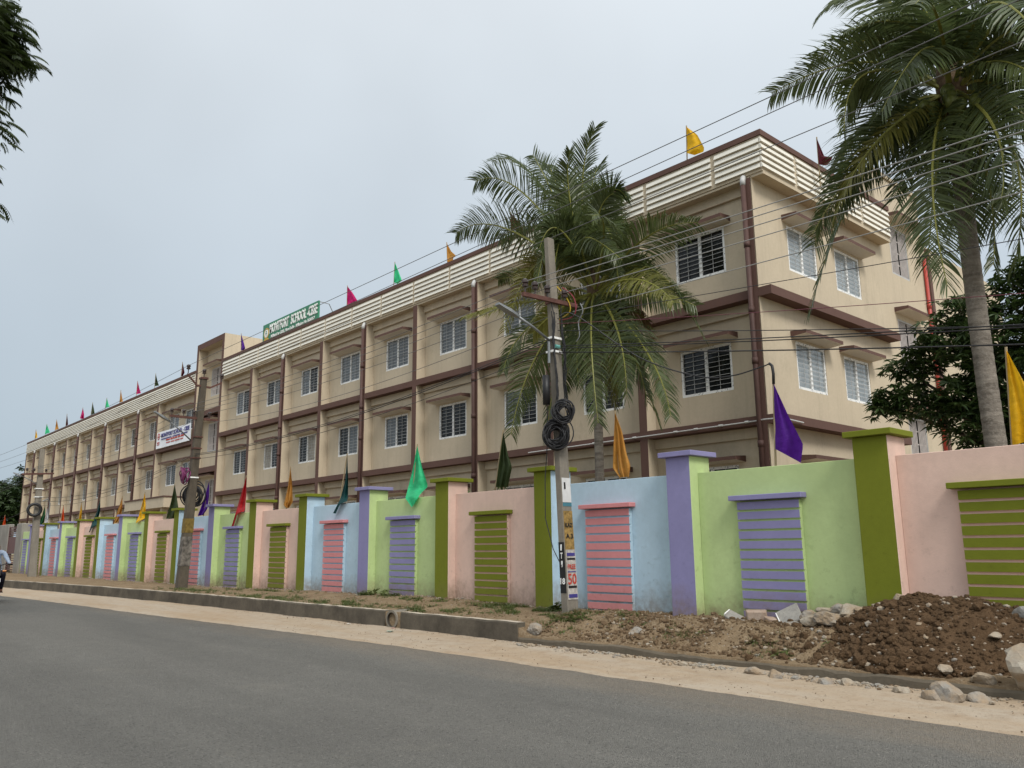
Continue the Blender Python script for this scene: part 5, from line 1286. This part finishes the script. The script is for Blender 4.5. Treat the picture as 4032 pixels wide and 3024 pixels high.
# clods and crumbs on the right-hand verge and at the low kerb
pts = []
for _ in range(6500):
    x = random.uniform(-4.6, 0.6); y = random.uniform(-1.6, 0.1); s_ = random.choice((0.006, 0.008, 0.011, 0.016, 0.024, 0.034))
    if mnoise.noise(Vector((x*1.4, y*2.0, 31))) < -0.05: s_ *= 0.45
    pi = random.choice((0,1,2,3)) if random.random() < 0.86 else random.choice((4,5,6,7,8,9))
    pts.append((x, y, vergeZ(x, y)+s_*0.2, s_, random.uniform(0,6.28), pi))
for _ in range(900):
    x = random.uniform(-12, -4.7); y = random.uniform(-1.5, 0.1); s_ = random.choice((0.005, 0.007, 0.010, 0.014)); pi = random.choice((0,1,2,3,4,7))
    pts.append((x, y, vergeZ(x, y)+s_*0.2, s_, random.uniform(0,6.28), pi))
for _ in range(1500):
    x = random.uniform(-34, -2.6); y = 0.17-abs(random.gauss(0, 0.10)) - (0.19 if (-x % 3) < 0.1 or (-x % 3) > 2.5 else 0.0); s_ = random.choice((0.008, 0.012, 0.018, 0.03))
    pts.append((x, y, vergeZ(x, min(y, 0.1))+s_*0.2, s_, random.uniform(0,6.28), random.choice((0,4,7,8,9))))
M_vclod = soil('verge_clod', (0.19, 0.128, 0.075), (0.135, 0.088, 0.05), (0.24, 0.175, 0.115), 3)
tag(scatter(pr, pts, 'verge_crumbs', [M_vclod, M_rock2, M_rock]), 'loose soil crumbs and stone chips strewn over the verge', 'rubble')
pts = []
for _ in range(1500):
    x = random.uniform(-14, 3.2); k_ = kerbY(x); y = k_ - abs(random.gauss(0.0, 0.10)) - 0.01; s_ = random.choice((0.006, 0.009, 0.013, 0.02))*(1.0 if x > -5 else 0.6)
    if x < -5 and random.random() < 0.4: continue
    pts.append((x, y, ZR+0.02+s_*0.2, s_, random.uniform(0,6.28), random.choice((0,1,4,5,6,7,8,9))))
for _ in range(1300):
    x = random.uniform(-4.4, 3.2); y = kerbY(x) - 0.02 - abs(random.gauss(0.06, 0.09)); s_ = random.choice((0.008, 0.012, 0.016, 0.024, 0.032)); 
    if mnoise.noise(Vector((x*1.7, 3, 55))) < -0.1: continue
    pts.append((x, y, ZR+0.02+s_*0.15, s_, random.uniform(0,6.28), random.choice((4,5,6,7,8,9))))
for _ in range(350):
    x = random.uniform(-10, 3.2); y = random.uniform(edgeY(x)+0.05, kerbY(x)-0.1); s_ = random.choice((0.004, 0.006, 0.008)); pts.append((x, y, ZR+0.008, s_, 0, random.choice((0,1,4,7))))
tag(scatter(pr, pts, 'kerb_gravel', [M_vclod, M_rock2, M_rock]), 'gravel and stone chips gathered along the foot of the kerb', 'gravel')

def rock(x, y, z, sx, sy, sz, seed, mat, label, group=None, rz=None, tilt=0.0, name='rock', cat='rock'):
    me = rock_mesh(sx, sy, sz, seed, mat); o = link(name, me, None, (x, y, z), (tilt, tilt*0.6, rz if rz is not None else random.uniform(0,6.28))); return tag(o, label, cat, group)
rock(2.24, -1.62, -0.06, 0.27, 0.22, 0.205, 12, M_rock2, 'large tan and white boulder resting on the low kerb at the right edge', rz=0.4, name='boulder', cat='boulder')
rock(1.80, -1.60, -0.17, 0.13, 0.09, 0.07, 5, M_rock2, 'flat pale stone leaning against the left side of the large boulder')
gk = 'stones along the low kerb'
for k_, (x, y, s_, lab) in enumerate(((1.62,-2.0,.17,'largest tan stone lying in front of the low kerb'),(1.18,-1.95,.085,'upright pale stone before the low kerb left of the largest tan stone'),(1.43,-1.93,.075,'small grey stone just left of the largest tan stone'),(1.52,-2.06,.10,'flat grey stone in front of the largest tan stone'),(1.86,-1.90,.09,'tan stone at the right end of the row by the low kerb'),(0.62,-1.92,.08,'whitish flat stone by the middle of the low kerb'),
        (0.42,-1.97,.07,'round grey stone by the low kerb below the soil heap'),(0.28,-1.9,.055,'small round stone by the low kerb beside a grey one'),(0.07,-1.93,.055,'small tan stone by the low kerb below the rubble'),(-0.14,-1.97,.10,'flat tan stone by the low kerb beside a lumpy grey one'),(-0.43,-1.92,.10,'lumpy grey stone by the low kerb'),(-1.41,-1.9,.075,'single white stone by the low kerb under the lavender pier'))):
    rock(x, y, ZR+s_*0.28, s_*1.1, s_*0.8, s_*0.66, 60+k_, M_rock2 if k_ in (1,5,11) else M_rock, lab, gk)
rock(-4.42, -1.52, -0.14, 0.17, 0.13, 0.09, 33, M_rock, 'grey broken stone at the broken end of the tall kerb')
rock(-2.72, -1.20, -0.10, 0.10, 0.09, 0.08, 34, M_rock, 'lone purplish grey stone half sunk in the verge')
# rubble pile under the lavender slats
gb = 'rubble pile by the wall'
def slab(x, y, z, w, d, h, rot, mat, label, edge=False, name='slab', cat='rubble'):
    m = MB(); a, b, c = w/2, d/2, h/2
    r_ = random.Random(int(x*1000)+int(w*777)); j = lambda: r_.uniform(-.12,.12)
    m.hexa([(-a*(1+j()),-b*(1+j()),-c),(a*(1+j()),-b*(1+j()),-c),(a*(1+j()),b*(1+j()),-c),(-a*(1+j()),b*(1+j()),-c),(-a*(1+j()),-b*(1+j()),c),(a*(1+j()),-b*(1+j()),c),(a*(1+j()),b*(1+j()),c),(-a*(1+j()),b*(1+j()),c)])
    o = m.build(name, mat, None, loc=(x, y, z)); o.rotation_euler = rot; bev(o, 0.012); tag(o, label, cat, gb)
    if edge:
        e_ = MB(); e_.box(-a*0.98, -a*0.90, -b*0.8, b*0.8, c*0.6, c+0.012); e_.build('white_edge', M_whitewash, o)
    return o
slab(-1.78, -0.16, 0.07, 0.34, 0.22, 0.07, (0.3, 0.45, 0.3), M_slab, 'grey slab with white painted edge, left of the rubble pile', True)
slab(-0.97, -0.16, 0.15, 0.30, 0.30, 0.08, (0.7, -0.45, 0.5), M_slab, 'tilted grey slab with white painted edge in the middle of the rubble pile', True)
slab(-1.44, -0.20, 0.13, 0.26, 0.17, 0.17, (0.1, 0.0, 0.6), M_brick, 'chunk of old brickwork in the rubble pile', False, 'brick_chunk')
slab(-1.18, -0.24, 0.09, 0.20, 0.14, 0.09, (0.25, 0.1, 1.1), M_brick, 'small brown brick piece beside the tilted grey slab', False, 'brick_chunk')
for k_, (x, y, z, s_, lab) in enumerate(((-0.62,-0.20,.14,.14,'rough tan block right of the tilted slab'),(-0.35,-0.30,.16,.17,'biggest tan block at the right of the rubble pile'),(-0.30,-0.08,.27,.12,'tan stone topping the right end of the rubble pile'),(-0.12,-0.15,.27,.14,'flat grey stone beside the soil heap top of the rubble'),(0.10,-0.22,.26,.12,'grey flake between rubble pile and soil heap'),(-0.15,-0.5,.13,.08,'small grey stone below the biggest tan block'),(0.1,-0.55,.17,.07,'whitish chip at the left foot of the soil heap'),(-1.62,-0.28,.05,.09,'low grey stone under the white-edged left slab'),(-0.85,-0.33,.07,.08,'small grey stone below the tilted slab'),(-0.46,-0.13,.24,.11,'tan stone leaning on the wall behind the biggest tan block'),(-0.75,-0.08,.17,.12,'grey stone against the wall behind the tilted slab'),(0.02,-0.38,.21,.10,'brownish stone where the rubble meets the soil heap'))):
    rock(x, y, z, s_*1.35, s_*1.0, s_*0.62, 90+k_, M_rock if k_ % 3 else M_rock2, lab, gb)
rock(-1.05, -0.88, -0.02, 0.19, 0.12, 0.045, 71, M_rock2, 'flat pale stone slab lying on the verge below the rubble pile', name='flat_stone')
rock(0.72, -1.05, 0.10, 0.14, 0.09, 0.07, 72, M_rock2, 'pale tan stone on the left slope of the soil heap'); rock(0.86, -1.12, 0.07, 0.10, 0.08, 0.06, 73, M_rock, 'grey stone beside the pale one on the soil heap slope')
rock(1.45, -1.55, -0.13, 0.07, 0.06, 0.05, 74, M_rock2, 'white stone at the front foot of the soil heap'); rock(1.0, -1.42, -0.08, 0.09, 0.07, 0.07, 75, M_rock, 'greyish stone low on the front of the soil heap')
rock(1.90, -0.45, 0.36, 0.14, 0.10, 0.08, 76, M_slab, 'grey lump on the right shoulder of the soil heap'); rock(2.1, -0.5, 0.32, 0.12, 0.10, 0.10, 77, M_brick, 'reddish brick lump at the right edge of the soil heap')
rock(0.55, -0.35, 0.47, 0.06, 0.05, 0.05, 78, M_rock2, 'small pale stone near the top left of the soil heap'); rock(1.75, -1.0, 0.17, 0.07, 0.05, 0.035, 79, M_rock2, 'small white lump on the right slope of the soil heap')
# weeds and grass on the verge
r_ = random.Random(5); V = []; F = []; off = 0
wp = [rosette_mesh(7, 0.10, 0.028, 0.3, s_+80) for s_ in range(5)]
def blade_clump(seed):
    q = random.Random(seed); V_, F_ = [], []
    for _ in range(9):
        a = q.uniform(0,6.28); d = Vector((math.cos(a), math.sin(a), 0)); h = q.uniform(.03,.08); s_ = Vector((-d.y, d.x, 0))*0.004; p = d*q.uniform(0,.05); o_ = len(V_)
        V_ += [p-s_, p+s_, p+d*h*0.5+Vector((0,0,h))]; F_.append((o_, o_+1, o_+2))
    return np.array([tuple(v) for v in V_]), F_
bp = [blade_clump(s_) for s_ in range(6)]
patches = [(-5.5,-.5,.9,.45,500),(-4.4,-.9,.6,.4,260),(-7.5,-1.15,1.0,.35,320),(-10.5,-1.2,1.6,.4,380),(-14,-1.3,2.2,.4,420),(-6.6,-.35,.7,.3,220),(-19,-1.2,2.5,.4,420),(-3.4,-.8,.6,.4,90),(-1.9,-1.2,.5,.3,60),(-.6,-1.2,.5,.3,80),(-9,-.4,1.6,.25,200),(-16,-.4,3,.2,200)]
Vb, Fb, ob = [], [], 0
for (cx, cy, sx, sy, n_) in patches:
    for _ in range(n_):
        x = r_.gauss(cx, sx*.5); y = max(kerbY(x)+0.16, min(0.0, r_.gauss(cy, sy*.5)))
        if mnoise.noise(Vector((x*1.8, y*2.5, 9))) < -0.05: continue
        z = vergeZ(x, y); broad = r_.random() < 0.3; pv, pf = (r_.choice(wp) if broad else r_.choice(bp)); a = r_.uniform(0, 6.28); s_ = r_.uniform(.5, 1.1)
        R = np.array([[math.cos(a),-math.sin(a),0],[math.sin(a),math.cos(a),0],[0,0,1]]); Vb.append(pv*s_ @ R.T + np.array([x,y,z+(0.012 if broad else 0)])); Fb += [tuple(i+ob for i in f) for f in pf]; ob += len(pv)
o = link('grass', mesh_from(np.concatenate(Vb), Fb, 'grass', M_weed)); tag(o, 'sparse grass and low weeds on the verge between kerb and wall', 'grass', kind='stuff')
pl_ = [rosette_mesh(8, 0.13, 0.05, 0.5, s_+90) for s_ in range(4)]
for k_, (px, py, n_, lab) in enumerate(((1690,2335,34,'leafy green plant at the wall foot beside an olive pier'),(1620,2350,30,'leafy green plant at the wall foot below the mint pennant'),(2215,2405,14,'low green plant at the foot of the pale pole'))):
    c = onZ(px, py, 0.03); c.y = min(c.y, -0.12); root = empty('wall_plant', (c.x, c.y, 0.0), lab, 'plant', 'plants at the wall foot')
    V, F = leaf_cloud([((0,0,.10),.13),((.18,0,.07),.12),((-.18,.0,.06),.11)], n_, pl_, 500+k_, 0.1); link('foliage', mesh_from(V, F, 'foliage', M_weed), root)
# bits of litter
for k_, (px, py, sx, sy, col, lab) in enumerate(((1535,2487,.14,.10,(0.25,0.30,0.24),'crumpled greenish wrapper under the drain pipe'),(1548,2475,.10,.06,(0.55,0.30,0.25),'pinkish scrap of litter under the drain pipe'),(1290,2355,.05,.14,(0.6,0.3,0.24),'torn pink and white wrapper on the verge'),(1505,2350,.05,.05,(0.75,0.74,0.7),'white paper ball at the wall foot'),(1372,2458,.08,.05,(0.7,0.68,0.64),'white paper scrap on the sandy shoulder'))):
    c = onZ(px, py, ZR+0.02 if py > 2400 else 0.0); m = MB(); vs = []
    for i in range(7):
        for j in range(5): vs.append((sx*(i/6-.5), sy*(j/4-.5), 0.025*abs(mnoise.noise(Vector((i*.9, j*.8, k_*3.1))))+0.004))
    m.add(vs, [(i*5+j, (i+1)*5+j, (i+1)*5+j+1, i*5+j+1) for i in range(6) for j in range(4)])
    o = m.build('litter', plain('litter_%d' % k_, col, 0.6), None, loc=tuple(c)); tag(o, lab, 'litter', 'litter by the roadside')

# ------------------------------------------------------------------ motorcycle and rider at the left edge
BX, BY = -22.5, -5.40; HD = math.atan2(-0.17, 1.0)
bike = empty('motorcycle', (BX, BY, ZR+0.02), 'dark motorcycle coming along the road, cut off by the left edge', 'motorcycle'); bike.rotation_euler = (0, 0, HD+0.0)
def wheel(x):
    R, r_ = 0.31, 0.055; w_ = MB(); NN, KK = 28, 8; vs = []
    for i in range(NN):
        for j in range(KK):
            a, b = 2*math.pi*i/NN, 2*math.pi*j/KK; q = R-r_+r_*math.cos(b); vs.append((x+q*math.cos(a), r_*0.95*math.sin(b), R+q*math.sin(a)))
    w_.add(vs, [(i*KK+j, ((i+1)%NN)*KK+j, ((i+1)%NN)*KK+(j+1)%KK, i*KK+(j+1)%KK) for i in range(NN) for j in range(KK)])
    o = w_.build('wheel', M_black, bike, smooth=True)
    q = MB()
    for k_ in range(5):
        a = k_*2*math.pi/5; q.tube([(x, 0, R), (x+0.24*math.cos(a), 0, R+0.24*math.sin(a))], 0.018, 5)
    q.tube([(x, -0.06, R), (x, 0.06, R)], 0.05, 10); q.build('rim', M_steel, o)
wheel(0.0); wheel(-1.27)
M_paintb = plain('black_motorcycle_paint', (0.016, 0.017, 0.02), 0.25, 0.5); M_chrome = plain('chrome', (0.5, 0.5, 0.5), 0.2, 0.5, metal=1.0)
q = MB()
for s_ in (-.09, .09): q.tube([(0.0, s_, 0.31), (-0.22, s_, 0.95)], 0.025, 8)
q.build('fork', M_chrome, bike, smooth=True)
q = MB(); vs = []
for i in range(9):
    a = math.radians(20+i*17)
    for s_ in (-.07, .0, .07): vs.append((0.345*math.cos(a)*1.0-0.0, s_, 0.31+0.36*math.sin(a)+(0.02 if s_ == 0 else 0)))
q.add(vs, [(i*3+j, (i+1)*3+j, (i+1)*3+j+1, i*3+j+1) for i in range(8) for j in range(2)]); q.build('mudguard', M_paintb, bike, smooth=True)
q = MB(); q.hexa([(-.02,-.13,.74),(-.02,.13,.74),(-.25,.16,.74),(-.25,-.16,.74),(-.10,-.11,1.06),(-.10,.11,1.06),(-.28,.13,1.10),(-.28,-.13,1.10)]); fa = bev(q.build('headlamp_fairing', M_paintb, bike), 0.03, 2)
q = MB(); q.lathe([(0.10,0),(0.10,0.05),(0.07,0.075),(0.01,0.085)], 16, 0, Matrix.Translation((-0.02,0,0.83)) @ Matrix.Rotation(math.pi/2, 4, 'Y')); q.build('headlamp', M_chrome, fa, smooth=True)
q = MB(); q.box(0.06, 0.07, -.15, .15, .58, .68); pl = q.build('number_plate', M_letter, bike)
q = MB()
for y in (-.11,-.07,-.02,.03,.07,.11): q.box(0.0705, 0.073, y-.012, y+.012, .605, .655)
q.build('plate_marks', M_inkblack, pl)
q = MB(); q.tube([(-.30,-.40,1.06),(-.24,-.24,1.08),(-.22,-.08,1.02),(-.22,.08,1.02),(-.24,.24,1.08),(-.30,.40,1.06)], 0.014, 8); hb = q.build('handlebar', M_black, bike, smooth=True)
for s_ in (-1, 1):
    q = MB(); q.tube([(-.26,s_*.30,1.07),(-.32,s_*.41,1.06)], 0.02, 8); q.build('grip', M_black, hb, smooth=True)
    q = MB(); q.tube([(-.16,s_*.18,.88),(-.16,s_*.27,.88)], 0.025, 8); q.build('indicator', plain('amber_%d' % s_, (0.5,0.16,0.01), 0.3), bike)
q = MB(); q.hexa([(-.30,-.13,.66),(-.30,.13,.66),(-.80,.12,.66),(-.80,-.12,.66),(-.38,-.14,.96),(-.38,.14,.96),(-.78,.11,.84),(-.78,-.11,.84)]); bev(q.build('fuel_tank', M_paintb, bike), 0.04, 3)
q = MB(); q.hexa([(-.78,-.13,.70),(-.78,.13,.70),(-1.45,.11,.74),(-1.45,-.11,.74),(-.78,-.13,.80),(-.78,.13,.80),(-1.45,.11,.86),(-1.45,-.11,.86)]); bev(q.build('seat', M_black, bike), 0.03, 2)
q = MB(); q.box(-.85,-.40,-.15,.15,.24,.62); bev(q.build('engine', M_steel, bike), 0.04, 2)
q = MB(); q.tube([(-.5,-.16,.3),(-1.4,-.2,.38)], .045, 8); q.build('exhaust', M_chrome, bike, smooth=True)
# rider
rd = empty('person', (BX, BY, ZR+0.02), 'motorcycle rider in pale blue shirt and dark trousers with arms on the handlebar', 'person'); rd.rotation_euler = (0, 0, HD)
def skin_body(verts, edges, rad, rootv, sub=2):
    me = bpy.data.meshes.new('body'); me.from_pydata(verts, edges, []); o = bpy.data.objects.new('body', me); COL.objects.link(o)
    md = o.modifiers.new('skin', 'SKIN'); md.use_smooth_shade = True
    for i, v in enumerate(me.skin_vertices[0].data): v.radius = rad[i] if isinstance(rad[i], tuple) else (rad[i], rad[i]); v.use_root = (i == rootv)
    sd = o.modifiers.new('sub', 'SUBSURF'); sd.levels = sub; sd.render_levels = sub
    dg = bpy.context.evaluated_depsgraph_get(); dg.update(); out = bpy.data.meshes.new_from_object(o.evaluated_get(dg)); bpy.data.objects.remove(o); return out
RV = [(-.98,0,.86),(-.95,0,1.08),(-.90,0,1.32),(-.88,0,1.42),(-.85,0,1.50),(-.83,0,1.62),
      (-.88,.19,1.38),(-.72,.30,1.16),(-.45,.36,1.06),(-.36,.38,1.07), (-.88,-.19,1.38),(-.72,-.30,1.16),(-.45,-.36,1.06),(-.36,-.38,1.07),
      (-.95,.11,.84),(-.52,.21,.80),(-.66,.19,.42),(-.70,.19,.33),(-.55,.20,.30), (-.95,-.11,.84),(-.52,-.21,.80),(-.66,-.19,.42),(-.70,-.19,.33),(-.55,-.20,.30)]
RE = [(0,1),(1,2),(2,3),(3,4),(4,5),(3,6),(6,7),(7,8),(8,9),(3,10),(10,11),(11,12),(12,13),(0,14),(14,15),(15,16),(16,17),(17,18),(0,19),(19,20),(20,21),(21,22),(22,23)]
RR = [(.15,.12),(.15,.12),(.17,.12),(.13,.09),.055,.105,.075,.052,.038,.035,.075,.052,.038,.035,.10,.085,.06,.045,.045,.10,.085,.06,.045,.045]
bme = skin_body(RV, RE, RR, 0)
M_shirt = cloth('pale_blue_shirt', (0.42, 0.50, 0.62)); M_trous = cloth('dark_trousers', (0.02, 0.02, 0.035)); M_skin = plain('brown_skin', (0.16, 0.075, 0.045), 0.6); M_hair = plain('black_hair', (0.01,0.009,0.008), 0.6)
for q in (M_shirt, M_trous, M_skin, M_hair): bme.materials.append(q)
for p in bme.polygons:
    c = p.center
    if c.z > 1.66 or (c.z > 1.58 and c.x < -.86): p.material_index = 3
    elif c.z > 1.475: p.material_index = 2
    elif c.x > -.44 and abs(c.y) > .30 and c.z > .95: p.material_index = 2
    elif c.z < .37: p.material_index = 2
    elif c.z < .90: p.material_index = 1
    else: p.material_index = 0
    p.use_smooth = True
link('body', bme, rd)
hd = MB()
for s_ in (-1, 1): hd.tube([(-.735, s_*.035, 1.635), (-.725, s_*.035, 1.635)], .012, 6)
hd.build('eyes', M_inkblack, rd)
hd = MB(); hd.hexa([(-.735,-.014,1.58),(-.735,.014,1.58),(-.75,.014,1.58),(-.75,-.014,1.58),(-.715,-.01,1.585),(-.715,.01,1.585),(-.745,.006,1.63),(-.745,-.006,1.63)]); hd.build('nose', M_skin, rd)
for s_ in (-1, 1):
    hn = MB()
    for k_ in range(4):
        x = -.325 - .022*k_; hn.tube([(x-.03, s_*(.36+.012*k_), 1.085), (x+.012, s_*(.365+.012*k_), 1.082), (x+.022, s_*(.365+.012*k_), 1.058), (x+.004, s_*(.365+.012*k_), 1.036)], .0095, 5)
    hn.tube([(-.37, s_*.34, 1.06), (-.33, s_*.325, 1.045), (-.30, s_*.33, 1.04)], .011, 5); hn.build('fingers', M_skin, rd, smooth=True)
    sn = MB(); sn.hexa([(-.74,s_*.19-.045,.265),(-.74,s_*.19+.045,.265),(-.49,s_*.2+.05,.265),(-.49,s_*.2-.05,.265),(-.74,s_*.19-.045,.285),(-.74,s_*.19+.045,.285),(-.49,s_*.2+.05,.285),(-.49,s_*.2-.05,.285)]); sn.build('sandal', M_black, rd)
